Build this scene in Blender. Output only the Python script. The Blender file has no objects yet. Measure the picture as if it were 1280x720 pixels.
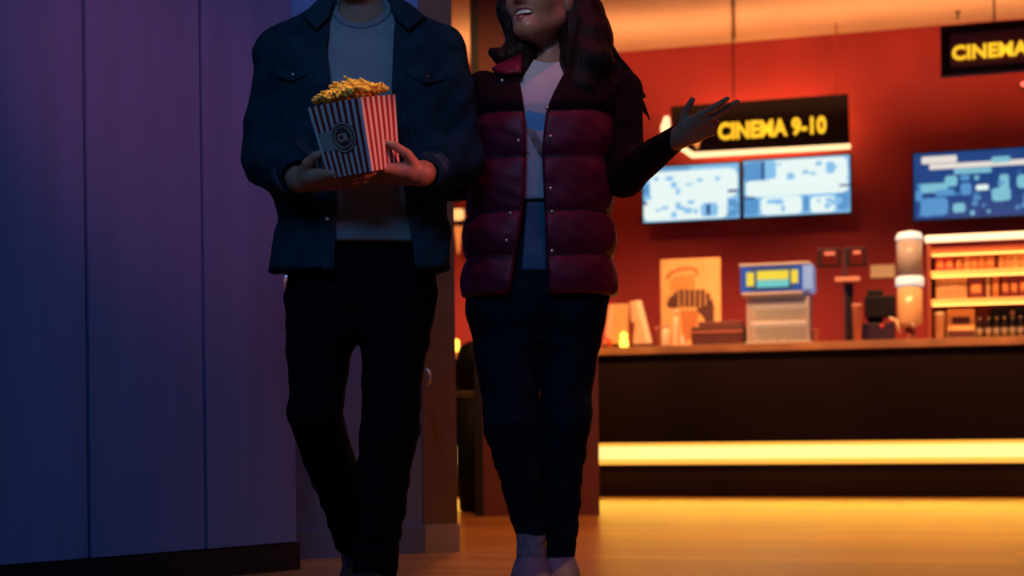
import bpy, bmesh, math, random
import numpy as np
from mathutils import Vector, Matrix
random.seed(7); rng = np.random.default_rng(7)
S = bpy.context.scene
COL = S.collection
# ------------------------------------------------------------------ camera model (1280 x 720)
FPX = 50/36*1280; RHO = .0115; CH = .43
CR = np.array([math.cos(RHO), 0, -math.sin(RHO)]); CU = np.array([math.sin(RHO), 0, math.cos(RHO)])
def P(u, v, Y):
    """the point of the place at depth Y seen at (u, v) in the photograph"""
    return np.array([0, 0, CH]) + (u-640)*Y/FPX*CR + (540-v)*Y/FPX*CU + np.array([0, Y, 0])
TH = math.atan(.276); O = np.array([0, 9.4, 0.])
EX = np.array([math.cos(TH), -math.sin(TH), 0]); EY = np.array([math.sin(TH), math.cos(TH), 0])
def W(s, e, z): return O + s*EX + e*EY + np.array([0, 0, z])     # counter frame: s along it, e behind its front
def Q(u, v, e):
    """(s, z) on the plane e of the counter frame"""
    d = P(u, v, 1.) - np.array([0, 0, CH]); c = np.array([0, 0, CH])
    t = (e - np.dot(c-O, EY)) / np.dot(d, EY); p = c + t*d
    return float(np.dot(p-O, EX)), float(p[2])
# ------------------------------------------------------------------ materials
MATS = {}
def mat(name, col=(.5, .5, .5), rough=.6, metal=0, emit=None, es=1, var=0, vs=8, bump=0, bs=40, trans=0, alpha=1, spec=.5, sheen=0, aniso=None, coat=0):
    if name in MATS: return MATS[name]
    m = bpy.data.materials.new(name); m.use_nodes = True; nt = m.node_tree; b = nt.nodes['Principled BSDF']
    L = nt.links.new
    b.inputs['Base Color'].default_value = (*col, 1); b.inputs['Roughness'].default_value = rough; b.inputs['Metallic'].default_value = metal
    b.inputs['Specular IOR Level'].default_value = spec
    b.inputs['Coat Weight'].default_value = coat
    if sheen: b.inputs['Sheen Weight'].default_value = sheen
    if trans: b.inputs['Transmission Weight'].default_value = trans; b.inputs['IOR'].default_value = 1.3
    if alpha < 1: b.inputs['Alpha'].default_value = alpha
    if emit: b.inputs['Emission Color'].default_value = (*emit, 1); b.inputs['Emission Strength'].default_value = es
    if var or bump:
        tc = nt.nodes.new('ShaderNodeTexCoord')
        if var:
            n = nt.nodes.new('ShaderNodeTexNoise'); n.inputs['Scale'].default_value = vs; n.inputs['Detail'].default_value = 4
            L(tc.outputs['Object'], n.inputs['Vector'])
            mr = nt.nodes.new('ShaderNodeMapRange'); mr.inputs[1].default_value = .3; mr.inputs[2].default_value = .7
            mr.inputs[3].default_value = 1-var; mr.inputs[4].default_value = 1+var
            L(n.outputs['Fac'], mr.inputs[0])
            mx = nt.nodes.new('ShaderNodeMix'); mx.data_type = 'RGBA'; mx.blend_type = 'MULTIPLY'; mx.inputs[0].default_value = 1
            mx.inputs[6].default_value = (*col, 1); L(mr.outputs[0], mx.inputs[7]); L(mx.outputs[2], b.inputs['Base Color'])
        if bump:
            n2 = nt.nodes.new('ShaderNodeTexNoise'); n2.inputs['Scale'].default_value = bs; n2.inputs['Detail'].default_value = 3
            L(tc.outputs['Object'], n2.inputs['Vector'])
            bp = nt.nodes.new('ShaderNodeBump'); bp.inputs['Strength'].default_value = bump; bp.inputs['Distance'].default_value = .01
            L(n2.outputs['Fac'], bp.inputs['Height']); L(bp.outputs[0], b.inputs['Normal'])
    MATS[name] = m; return m
# ------------------------------------------------------------------ object helpers
def wloc(o):
    v = Vector((0, 0, 0))
    while o is not None: v = v + o.location; o = o.parent
    return v
def link(name, me, m, parent=None, base=None):
    o = bpy.data.objects.new(name, me); COL.objects.link(o)
    for k in (m if isinstance(m, (list, tuple)) else [m]): me.materials.append(k)
    if parent is not None:
        o.parent = parent; off = wloc(parent)
    else:
        if base is None:
            if me.vertices:
                c = np.empty(len(me.vertices)*3, np.float32); me.vertices.foreach_get('co', c); c = c.reshape(-1, 3)
                base = ((c[:, 0].min()+c[:, 0].max())/2, (c[:, 1].min()+c[:, 1].max())/2, c[:, 2].min())
            else: base = (0, 0, 0)
        off = Vector([float(x) for x in base]); o.location = off
    me.transform(Matrix.Translation(-off)); return o
def obj(name, bm, m, parent=None, smooth=False, base=None):
    bmesh.ops.recalc_face_normals(bm, faces=bm.faces)
    me = bpy.data.meshes.new(name); bm.to_mesh(me); bm.free()
    if smooth: me.polygons.foreach_set('use_smooth', [True]*len(me.polygons))
    return link(name, me, m, parent, base)
def tag(o, label=None, cat=None, group=None, kind=None):
    if label: o['label'] = label
    if cat: o['category'] = cat
    if group: o['group'] = group
    if kind: o['kind'] = kind
    return o
def thing(name, label, cat, loc, group=None):
    o = bpy.data.objects.new(name, None); COL.objects.link(o); o.empty_display_size = .05
    o.location = Vector([float(x) for x in loc]); return tag(o, label, cat, group)
def box8(bm, pts, bevel=0):
    """pts: 8 world points, bottom ring then top ring"""
    v = [bm.verts.new([float(c) for c in p]) for p in pts]
    fs = [bm.faces.new([v[i] for i in f]) for f in ((3, 2, 1, 0), (4, 5, 6, 7), (0, 1, 5, 4), (1, 2, 6, 5), (2, 3, 7, 6), (3, 0, 4, 7))]
    if bevel: bmesh.ops.bevel(bm, geom=list({e for f in fs for e in f.edges}), offset=bevel, segments=2, affect='EDGES', profile=.6)
def bx(bm, s0, s1, e0, e1, z0, z1, bevel=0):
    box8(bm, [W(s, e, z) for z in (z0, z1) for (s, e) in ((s0, e0), (s1, e0), (s1, e1), (s0, e1))], bevel); return bm
def wb(bm, x0, x1, y0, y1, z0, z1, bevel=0):
    box8(bm, [(x, y, z) for z in (z0, z1) for (x, y) in ((x0, y0), (x1, y0), (x1, y1), (x0, y1))], bevel); return bm
def NB(): return bmesh.new()
def prism(bm, pts2, e0, e1):
    """closed outline of (s, z) extruded from e0 to e1"""
    n = len(pts2)
    a = [bm.verts.new([float(c) for c in W(s, e0, z)]) for s, z in pts2]; b = [bm.verts.new([float(c) for c in W(s, e1, z)]) for s, z in pts2]
    bm.faces.new(a); bm.faces.new(b[::-1])
    for i in range(n): bm.faces.new([a[i], b[i], b[(i+1) % n], a[(i+1) % n]])
    return bm
def lathe(bm, c, prof, seg=24):
    """prof: (r, z) from bottom to top about the vertical through c"""
    rings = []
    for r, z in prof:
        rings.append([bm.verts.new((c[0]+r*math.cos(2*math.pi*k/seg), c[1]+r*math.sin(2*math.pi*k/seg), c[2]+z)) for k in range(seg)])
    for i in range(len(rings)-1):
        for k in range(seg): bm.faces.new([rings[i][k], rings[i][(k+1) % seg], rings[i+1][(k+1) % seg], rings[i+1][k]])
    bm.faces.new(rings[0][::-1]); bm.faces.new(rings[-1]); return bm
def tube(bm, pts, rad, seg=8):
    pts = [Vector([float(c) for c in p]) for p in pts]; rad = rad if isinstance(rad, (list, tuple)) else [rad]*len(pts); rings = []
    for i, p in enumerate(pts):
        d = (pts[min(i+1, len(pts)-1)]-pts[max(i-1, 0)]).normalized()
        a = d.orthogonal().normalized() if i == 0 else (a - d*a.dot(d)).normalized()
        b = d.cross(a); rings.append([bm.verts.new(p+rad[i]*(a*math.cos(2*math.pi*k/seg)+b*math.sin(2*math.pi*k/seg))) for k in range(seg)])
    for i in range(len(rings)-1):
        for k in range(seg): bm.faces.new([rings[i][k], rings[i][(k+1) % seg], rings[i+1][(k+1) % seg], rings[i+1][k]])
    bm.faces.new(rings[0][::-1]); bm.faces.new(rings[-1]); return bm
def ball(bm, c, r, sub=2, sc=(1, 1, 1)):
    g = bmesh.ops.create_icosphere(bm, subdivisions=sub, radius=1)
    for v in g['verts']: v.co = Vector((c[0]+v.co.x*r*sc[0], c[1]+v.co.y*r*sc[1], c[2]+v.co.z*r*sc[2]))
    return bm
def text_bm(txt, origin, ex, ez, height, depth, width=None, bold=.0):
    """letters standing in the plane ex/ez, extruded towards ex x ez"""
    cu = bpy.data.curves.new('t', 'FONT'); cu.body = txt; cu.extrude = .5; cu.offset = bold; cu.resolution_u = 3
    o = bpy.data.objects.new('t', cu); COL.objects.link(o); bpy.context.view_layer.update()
    me = bpy.data.meshes.new_from_object(o.evaluated_get(bpy.context.evaluated_depsgraph_get()))
    bpy.data.objects.remove(o); bpy.data.curves.remove(cu)
    c = np.array([v.co[:] for v in me.vertices]); lo, hi = c.min(0), c.max(0)
    sy = height/(hi[1]-lo[1]); sx = (width/(hi[0]-lo[0])) if width else sy
    ex, ez = Vector(ex), Vector(ez); ey = ex.cross(ez)
    for v in me.vertices:
        x, y, z = v.co; v.co = Vector([float(q) for q in origin]) + ex*((x-lo[0])*sx) + ez*((y-lo[1])*sy) - ey*(z*depth)
    bm = NB(); bm.from_mesh(me); bpy.data.meshes.remove(me); return bm
# ------------------------------------------------------------------ implicit surfaces -> one continuous mesh (surface nets)
f32 = np.float32
def A(p): return np.asarray(p, f32)
def cap(p, a, b, ra, rb=None):
    rb = ra if rb is None else rb; a, b = A(a), A(b); ab = b-a; t = np.clip((p-a)@ab/(ab@ab), 0, 1)
    return np.linalg.norm(p-a-t[:, None]*ab, axis=1)-(ra+(rb-ra)*t)
def ell(p, c, r, R=None):
    d = p-A(c)
    if R is not None: d = d@A(R)
    r = A(r); k0 = np.linalg.norm(d/r, axis=1); k1 = np.linalg.norm(d/(r*r), axis=1)+1e-9
    return np.where(k0 < .3, (k0-1)*r.min(), k0*(k0-1)/k1)
def smin(a, b, k):
    h = np.maximum(k-np.abs(a-b), 0)/k; return np.minimum(a, b)-h*h*k*.25
def smax(a, b, k): return -smin(-a, -b, k)
def U(k, *ds):
    r = ds[0]
    for d in ds[1:]: r = smin(r, d, k)
    return r
def chain(p, pts, rs, k=.0):
    r = None
    for i in range(len(pts)-1):
        d = cap(p, pts[i], pts[i+1], rs[i], rs[i+1]); r = d if r is None else (smin(r, d, k) if k else np.minimum(r, d))
    return r
class Loft:
    """rows (v, u_left, u_right, d, half_depth) at depth Y: an elliptical tower whose outline is given row by row"""
    def __init__(s, rows, Y, n=2.4):
        R = []
        for v, ul, ur, d, b in rows:
            pl, pr = P(ul, v, Y-d), P(ur, v, Y-d); R.append(((pl[2]+pr[2])/2, (pl[0]+pr[0])/2, Y-d, (pr[0]-pl[0])/2, b))
        R.sort(); s.R = np.array(R); s.n = n
    def __call__(s, p, grow=0., cut=True):
        z = p[:, 2]; R = s.R; g = [np.interp(z, R[:, 0], R[:, i]).astype(f32) for i in range(1, 5)]
        a = g[2]+grow; b = g[3]+grow
        x = np.abs(p[:, 0]-g[0])/a; y = np.abs(p[:, 1]-g[1])/b
        d = ((x**s.n+y**s.n)**(1/s.n)-1)*np.minimum(a, b)
        if cut: d = smax(d, np.maximum(z-R[-1, 0]-grow, R[0, 0]-grow-z), .01)
        return d
def wave(p, k, amp, seed):
    g = np.random.default_rng(seed); r = 0
    for i in range(5):
        w = A(g.normal(size=3)*np.array(k)*(1+.5*i)); r = r+np.sin(p@w+f32(g.uniform(0, 6.3)))/(1+.6*i)
    return r*amp*.5
def poly2(p, pts):
    """signed distance in x/z to a polygon of (x, z), ignoring depth"""
    q = p[:, [0, 2]]; n = len(pts); d = np.full(len(q), 1e9, f32); sgn = np.ones(len(q), f32)
    for i in range(n):
        a, b = A(pts[i]), A(pts[i-1]); e = b-a; w = q-a; t = np.clip(w@e/(e@e), 0, 1); bb = w-t[:, None]*e
        d = np.minimum(d, (bb**2).sum(1)); c1 = q[:, 1] >= a[1]; c2 = q[:, 1] < b[1]; c3 = e[0]*w[:, 1] > e[1]*w[:, 0]
        fl = (c1 & c2 & c3) | (~c1 & ~c2 & ~c3); sgn = np.where(fl, -sgn, sgn)
    return sgn*np.sqrt(d)
def nets(name, fn, lo, hi, h, m, parent=None, slot=None):
    lo = np.array(lo, float); hi = np.array(hi, float); B = 8; nb = np.ceil((hi-lo)/(h*B)).astype(int); n = nb*B
    ax = [lo[i]+h*(np.arange(nb[i])*B+(B-1)/2) for i in range(3)]
    g = np.stack(np.meshgrid(*ax, indexing='ij'), -1).reshape(-1, 3).astype(f32)
    c = np.concatenate([fn(x) for x in np.array_split(g, max(1, len(g)//200000))]); rad = h*B*.87*1.6
    act = np.abs(c) < rad; F = np.repeat(np.repeat(np.repeat(np.sign(c).reshape(nb).astype(f32), B, 0), B, 1), B, 2)
    idx = np.stack(np.unravel_index(np.nonzero(act)[0], nb), -1)
    off = np.stack(np.meshgrid(*[np.arange(B)]*3, indexing='ij'), -1).reshape(-1, 3)
    for ch in np.array_split(idx, max(1, len(idx)//500)):
        if not len(ch): continue
        ijk = (ch[:, None, :]*B+off[None]).reshape(-1, 3); F[ijk[:, 0], ijk[:, 1], ijk[:, 2]] = fn((lo+h*ijk).astype(f32))
    s = F < 0; cnt = np.zeros(tuple(np.array(n)-1), np.int8); corners = [(i, j, k) for i in (0, 1) for j in (0, 1) for k in (0, 1)]
    sl = lambda i, N: slice(i, N-1+i)
    for i, j, k in corners: cnt += s[sl(i, n[0]), sl(j, n[1]), sl(k, n[2])]
    cell = np.stack(np.nonzero((cnt > 0) & (cnt < 8)), -1)
    if not len(cell): raise RuntimeError('empty surface '+name)
    vid = np.full(cnt.shape, -1, np.int32); vid[tuple(cell.T)] = np.arange(len(cell))
    acc = np.zeros((len(cell), 3)); num = np.zeros(len(cell))
    for a in corners:
        for axn in range(3):
            if a[axn]: continue
            b = list(a); b[axn] = 1; fa = F[tuple((cell+a).T)]; fb = F[tuple((cell+b).T)]; x = (fa < 0) != (fb < 0)
            t = np.where(x, fa/np.where(x, fa-fb, 1), 0); q = np.repeat(np.array(a, float)[None], len(cell), 0); q[:, axn] = t
            acc += q*x[:, None]; num += x
    V = lo+h*(cell+acc/num[:, None]); quads = []
    for axn in range(3):
        o1, o2 = [(1, 2), (2, 0), (0, 1)][axn]
        a0 = [slice(1, n[i]-1) for i in range(3)]; a1 = list(a0); a0[axn] = slice(0, n[axn]-1); a1[axn] = slice(1, n[axn])
        sa, sb = s[tuple(a0)], s[tuple(a1)]; e = np.stack(np.nonzero(sa != sb), -1)
        st = np.array([1, 1, 1]); st[axn] = 0; flip = ~sa[tuple(e.T)]; e = e+st
        d1 = np.zeros(3, int); d1[o1] = 1; d2 = np.zeros(3, int); d2[o2] = 1
        qd = np.stack([vid[tuple((e-d1-d2).T)], vid[tuple((e-d2).T)], vid[tuple(e.T)], vid[tuple((e-d1).T)]], -1)
        qd[flip] = qd[flip][:, ::-1]; quads.append(qd)
    quads = np.concatenate(quads); quads = quads[(quads >= 0).all(1)]
    me = bpy.data.meshes.new(name); me.vertices.add(len(V)); me.vertices.foreach_set('co', V.ravel().astype(f32))
    me.loops.add(quads.size); me.loops.foreach_set('vertex_index', quads.ravel().astype(np.int32))
    me.polygons.add(len(quads)); me.polygons.foreach_set('loop_start', np.arange(len(quads), dtype=np.int32)*4)
    me.polygons.foreach_set('use_smooth', np.ones(len(quads), bool)); me.update(); me.validate()
    o = link(name, me, m, parent)
    if slot is not None:
        c = V[quads].mean(1).astype(f32); me.polygons.foreach_set('material_index', slot(c).astype(np.int32))
    return o
# ================================================================== SETTING
CEIL = 3.27; WALL_E = 1.446
M_floor = mat('floor_wood')
def floor_nodes():
    nt = M_floor.node_tree; b = nt.nodes['Principled BSDF']; L = nt.links.new
    tc = nt.nodes.new('ShaderNodeTexCoord'); mp = nt.nodes.new('ShaderNodeMapping'); mp.inputs['Rotation'].default_value = (0, 0, TH)
    L(tc.outputs['Object'], mp.inputs[0])
    br = nt.nodes.new('ShaderNodeTexBrick'); br.inputs['Scale'].default_value = 1; br.inputs['Brick Width'].default_value = 1.4; br.inputs['Row Height'].default_value = .14
    br.inputs['Mortar Size'].default_value = .0025; br.inputs['Color1'].default_value = (.50, .175, .028, 1); br.inputs['Color2'].default_value = (.35, .11, .022, 1); br.inputs['Mortar'].default_value = (.24, .075, .016, 1)
    L(mp.outputs[0], br.inputs['Vector'])
    st = nt.nodes.new('ShaderNodeMapping'); st.inputs['Scale'].default_value = (1.2, 22, 1); L(mp.outputs[0], st.inputs[0])
    n = nt.nodes.new('ShaderNodeTexNoise'); n.inputs['Scale'].default_value = 1.6; n.inputs['Detail'].default_value = 6; L(st.outputs[0], n.inputs['Vector'])
    mx = nt.nodes.new('ShaderNodeMix'); mx.data_type = 'RGBA'; mx.blend_type = 'MULTIPLY'; mx.inputs[0].default_value = .6
    L(br.outputs['Color'], mx.inputs[6]); L(n.outputs['Fac'], mx.inputs[7]); L(mx.outputs[2], b.inputs['Base Color'])
    mr = nt.nodes.new('ShaderNodeMapRange'); mr.inputs[3].default_value = .28; mr.inputs[4].default_value = .46; L(n.outputs['Fac'], mr.inputs[0]); L(mr.outputs[0], b.inputs['Roughness'])
    b.inputs['Coat Weight'].default_value = .15; b.inputs['Coat Roughness'].default_value = .25
floor_nodes()
tag(obj('floor', wb(NB(), -4, 5, -1, 12.5, -.1, 0), M_floor), 'glossy brown wood plank floor', kind='structure')
M_ceil = mat('ceiling_paint', (.62, .42, .30), .9, var=.08, vs=2)
tag(obj('ceiling', wb(NB(), -4, 5, -1, 12.5, CEIL, CEIL+.1), M_ceil), 'pale warm painted ceiling', kind='structure')
M_red = mat('red_wall_paint', (.32, .020, .025), .75, var=.12, vs=3, bump=.05)
tag(obj('wall_back', bx(NB(), -4.2, 4.2, WALL_E, WALL_E+.12, 0, CEIL), M_red), 'dark red painted wall behind the snack counter', kind='structure')
# a thin joint runs over the ceiling down to the wall
def ceil_pt(u, v):
    d = P(u, v, 1.)-np.array([0, 0, CH]); t = (CEIL-CH)/d[2]; return np.array([0, 0, CH])+t*d
a, b_ = ceil_pt(917, 47), ceil_pt(914.5, -120)
M_dk = mat('dark_metal', (.03, .016, .012), .45, .6)
w_ = np.array([.009, 0, 0]); dz = np.array([0, 0, .014])
bm = NB(); box8(bm, [a-w_-dz, a+w_-dz, b_+w_-dz, b_-w_-dz, a-w_, a+w_, b_+w_, b_-w_]); tag(obj('trim_1', bm, M_dk), 'thin dark joint strip across the ceiling', kind='structure')
# left wall of tall panels on a black plinth
M_panel = mat('panel_laminate', (.17, .20, .40), .55, var=.10, vs=2.2, spec=.35)
def nodes_stretch(m, sc):      # vertical brushed streaks in the laminate
    nt = m.node_tree
    for n in nt.nodes:
        if n.type == 'TEX_NOISE':
            mp = nt.nodes.new('ShaderNodeMapping'); mp.inputs['Scale'].default_value = sc
            src = n.inputs['Vector'].links[0].from_socket; nt.links.new(src, mp.inputs[0]); nt.links.new(mp.outputs[0], n.inputs['Vector'])
nodes_stretch(M_panel, (5, 5, .35))
M_black = mat('black_plinth', (.012, .010, .012), .5)
LX0, LY0, LX1, LY1 = -1.368, 3.80, -.674, 4.52
Ld = np.array([LX1-LX0, LY1-LY0]); Ll = np.linalg.norm(Ld); Ld /= Ll; Ln = np.array([-Ld[1], Ld[0]])   # into the wall
def lw(t, n, z): q = np.array([LX1, LY1])-Ld*t+Ln*n; return (q[0], q[1], z)
def lbox(bm, t0, t1, n0, n1, z0, z1, bev=0):
    box8(bm, [lw(t, n, z) for z in (z0, z1) for (t, n) in ((t1, n0), (t0, n0), (t0, n1), (t1, n1))], bev); return bm
wl = obj('wall_left', lbox(NB(), 0, 2.8, .022, .45, 0, CEIL), M_black); tag(wl, 'bank of tall blue and purple lit wall panels', kind='structure')
ts = [.012]
for (X, Y) in ((-.921, 4.266), (-1.187, 3.988)): ts.append(math.hypot(X-LX1, Y-LY1))
ts += [ts[-1]+.385*k for k in (1, 2, 3)]
for i in range(len(ts)-1):
    obj('wall_panel', lbox(NB(), ts[i]+.0055, ts[i+1]-.0055, 0, .022, .09, CEIL-.002, .002), M_panel, wl)
pp = P(357.5, 357, 4.475)
bm = NB(); tube(bm, [pp+A([.004, -.018, .030]), pp+A([.001, -.022, .012]), pp+A([0, -.022, -.01]), pp+A([-.002, -.018, -.030])], [.005, .007, .007, .004]); tag(obj('pull_handle', bm, mat('pale_handle', (.7, .55, .42), .3, .5), wl, True), 'small pale pull handle')
tag(obj('baseboard_left', lbox(NB(), 0, 2.8, .006, .0215, 0, .086), M_black), 'black plinth under the left wall panels', kind='structure')
# short wall between the panels and the lobby, with a brown cased end
M_pier = mat('purple_grey_paint', (.12, .15, .25), .8, var=.06, vs=3)
M_case = mat('brown_casing', (.16, .085, .038), .55, var=.1, vs=6)
M_base = mat('pale_baseboard', (.36, .27, .18), .6)
def wpoly(bm, pts, z0, z1):
    a = [bm.verts.new((x, y, z0)) for x, y in pts]; b = [bm.verts.new((x, y, z1)) for x, y in pts]; n = len(pts)
    bm.faces.new(a[::-1]); bm.faces.new(b)
    for i in range(n): bm.faces.new([a[i], a[(i+1) % n], b[(i+1) % n], b[i]])
    return bm
p0, p1, p2 = np.array([-.76, 4.895]), np.array([-.321, 5.094]), np.array([-.203, 5.15])
dd = (p1-p0)/np.linalg.norm(p1-p0); nn = np.array([-dd[1], dd[0]])
tag(obj('wall_side', wpoly(NB(), [p0, p1, p1+nn*.5, p0+nn*.5], 0, CEIL), M_pier), 'short purple grey wall beside the panels', kind='structure')
casing = tag(obj('trim_2', wpoly(NB(), [p1-nn*.004, p2-nn*.004, p2+nn*.5, p1+nn*.5], 0, CEIL), M_case), 'brown casing on the end of the short wall', kind='structure')
tag(obj('baseboard_side', wpoly(NB(), [p0-nn*.014, p1-nn*.014, p1-nn*.0005, p0-nn*.0005], 0, .1), M_pier), 'purple grey baseboard of the short wall', kind='structure')
tag(obj('baseboard_end', wpoly(NB(), [p1-nn*.016, p2-nn*.016+dd*.004, p2-nn*.0045+dd*.004, p1-nn*.0045], 0, .1), M_base), 'pale baseboard at the brown wall end', kind='structure')
# crescent pull on the brown casing
hp = P(531, 472, 5.07)
bm = NB(); tube(bm, [(hp[0]+.016*math.sin(t)+.002, hp[1]+.012-.012*math.sin(t), hp[2]+.03*math.cos(t)) for t in np.linspace(0, math.pi, 10)], [.003+.004*math.sin(t) for t in np.linspace(0, math.pi, 10)])
tag(obj('pull_handle', bm, mat('pale_handle', (.7, .55, .42), .3, .5), casing, smooth=True), 'pale crescent pull handle')
# red pillar behind the woman with black edge trim
PY = 7.28
x0, x1 = P(602, 400, PY)[0], P(748, 500, PY)[0]
M_pil = mat('maroon_pillar', (.17, .040, .028), .6, var=.1, vs=3)
tag(obj('wall_pillar', wb(NB(), x0, x1, PY, PY+.5, 0, CEIL), M_pil), 'wide dark red pillar behind the woman', kind='structure')
tag(obj('trim_3', wb(NB(), x0-.042, x0-.0005, PY-.012, PY+.02, 0, CEIL), M_black), 'black edge strip of the red pillar', kind='structure')
# ================================================================== COUNTER
CT = .97
def Z(u, v, e): return Q(u, v, e)[1]
def Sx(u, e, v=430): return Q(u, v, e)[0]
M_front = mat('counter_front', (.018, .009, .006), .65, spec=.15, var=.15, vs=3)
M_top = mat('counter_wood', (.62, .30, .10), .4, var=.2, vs=5, bump=.05)
M_strip = mat('light_strip', (.9, .7, .3), .5, emit=(1., .72, .24), es=1.35)
c0, c1 = Sx(556, 0), 3.3
ct = thing('snack_counter', 'long black snack counter with wooden top and glowing yellow light strip', 'counter', W((c0+c1)/2, .35, 0))
zs0, zs1 = Z(1010, 579, 0), Z(1010, 552.5, 0)
obj('front_panel', bx(NB(), c0, c1, 0, .68, zs1+.004, CT-.052), M_front, ct)
obj('plinth', bx(NB(), c0, c1, .004, .68, 0, zs0-.004), M_front, ct)
hs = zs1-zs0
obj('light_strip', bx(NB(), c0, c1, .008, .06, zs0-.003, zs1+.003), mat('strip_edge', (.9, .6, .2), .5, emit=(1., .45, .055), es=1.15), ct)
obj('light_core', bx(NB(), c0, c1, .004, .0075, zs0+hs*.24, zs1-hs*.16), M_strip, ct)
obj('worktop', bx(NB(), c0-.02, c1, -.03, .72, CT-.05, CT, .004), M_top, ct)
# ================================================================== HANGING SIGNS
M_sign = mat('sign_black', (.014, .006, .006), .6, spec=.15)
M_maroon = mat('sign_maroon', (.10, .008, .014), .5)
M_yel = mat('yellow_letters', (.9, .6, .05), .5, emit=(1., .60, .022), es=1.05)
M_neon = mat('cream_neon', (1, .8, .5), .5, emit=(1., .70, .34), es=1.5)
M_glow = mat('sign_backlight', (1, .6, .3), .5, emit=(1., .50, .12), es=8)
def rod(bm, u, vtop, e, zt):
    s, z = Q(u, vtop, e); tube(bm, [W(s, e, z-.01), W(s, e, zt)], .006); return bm
e = 1.15
def q(u, v): return Q(u, v, e)
s_ = thing('hanging_sign', 'hanging black cinema sign above the bright twin menu screens', 'sign', W(*q(960, 185)[:1], e, q(960, 190)[1]))
obj('sign_panel', prism(NB(), [q(838, 133), q(1060, 117), q(1062, 179.5), q(868, 191), q(842, 176)], e, e+.06), M_sign, s_)
# neon outline: left bar, diagonal and long bottom line
nb_ = [q(836, 146), q(831, 146), q(826, 160), q(828, 172), q(864, 196.5), q(1063, 185), q(1063, 180), q(868, 190.8), q(842, 175.6), q(838, 170)]
obj('neon_outline', prism(NB(), nb_, e-.012, e+.03), M_neon, s_)
obj('backlight', prism(NB(), [q(850, 140), q(1050, 126), q(1050, 172), q(872, 184)], e+.062, e+.075), M_glow, s_)
a = q(898, 174.5); b2 = q(1033, 167.5); dx = b2[0]-a[0]; ln = math.hypot(dx, b2[1]-a[1]); ht = q(960, 150)[1]-q(960, 172)[1]
ezz = Vector((0, 0, 1)); exx = Vector([float(c) for c in EX])
obj('lettering', text_bm('CINEMA 9-10', W(a[0], e-.012, q(960, 172)[1]), exx, ezz, ht, .02, dx, .03), M_yel, s_)
obj('arrow_mark', prism(NB(), [q(861, 172), q(877, 170), q(872, 187)], e-.012, e+.001), mat('orange_mark', (.9, .4, .1), .5, emit=(1, .33, .07), es=.8), s_)
obj('hanger_rod', rod(NB(), 917, 128, e+.03, CEIL), M_dk, s_)
obj('hanger_rod', rod(NB(), 1046, 120, e+.03, CEIL), M_red, s_)
e = .15
s_ = thing('hanging_sign', 'hanging black framed maroon cinema sign at the right, below the ceiling', 'sign', W(Q(1260, 60, e)[0], e, Q(1260, 90, e)[1]))
L0, R0 = q(1176, 60)[0], q(1355, 60)[0]; T0, B0 = Z(1230, 28.5, e), Z(1230, 90, e); mh = (T0-B0)
bm = NB(); bx(bm, L0, R0, e, e+.08, T0-.05, T0); bx(bm, L0, R0, e, e+.08, B0, B0+.04); bx(bm, L0, L0+.055, e, e+.08, B0+.0405, T0-.0505); bx(bm, R0-.055, R0, e, e+.08, B0+.0405, T0-.0505)
obj('sign_frame', bm, M_sign, s_)
obj('sign_panel', bx(NB(), L0+.05, R0-.05, e+.012, e+.07, B0+.035, T0-.045), M_maroon, s_)
obj('lettering', text_bm('CINEMA 9-10', W(q(1190, 65)[0], e-.004, Z(1230, 73, e)), exx, ezz, Z(1230, 54.5, e)-Z(1230, 73, e), .016, q(1340, 60)[0]-q(1190, 60)[0], .03), M_yel, s_)
obj('hanger_rod', rod(NB(), 1243, 29, e+.04, CEIL), M_dk, s_)
obj('hanger_rod', rod(NB(), 1320, 25, e+.04, CEIL), M_dk, s_)
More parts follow.
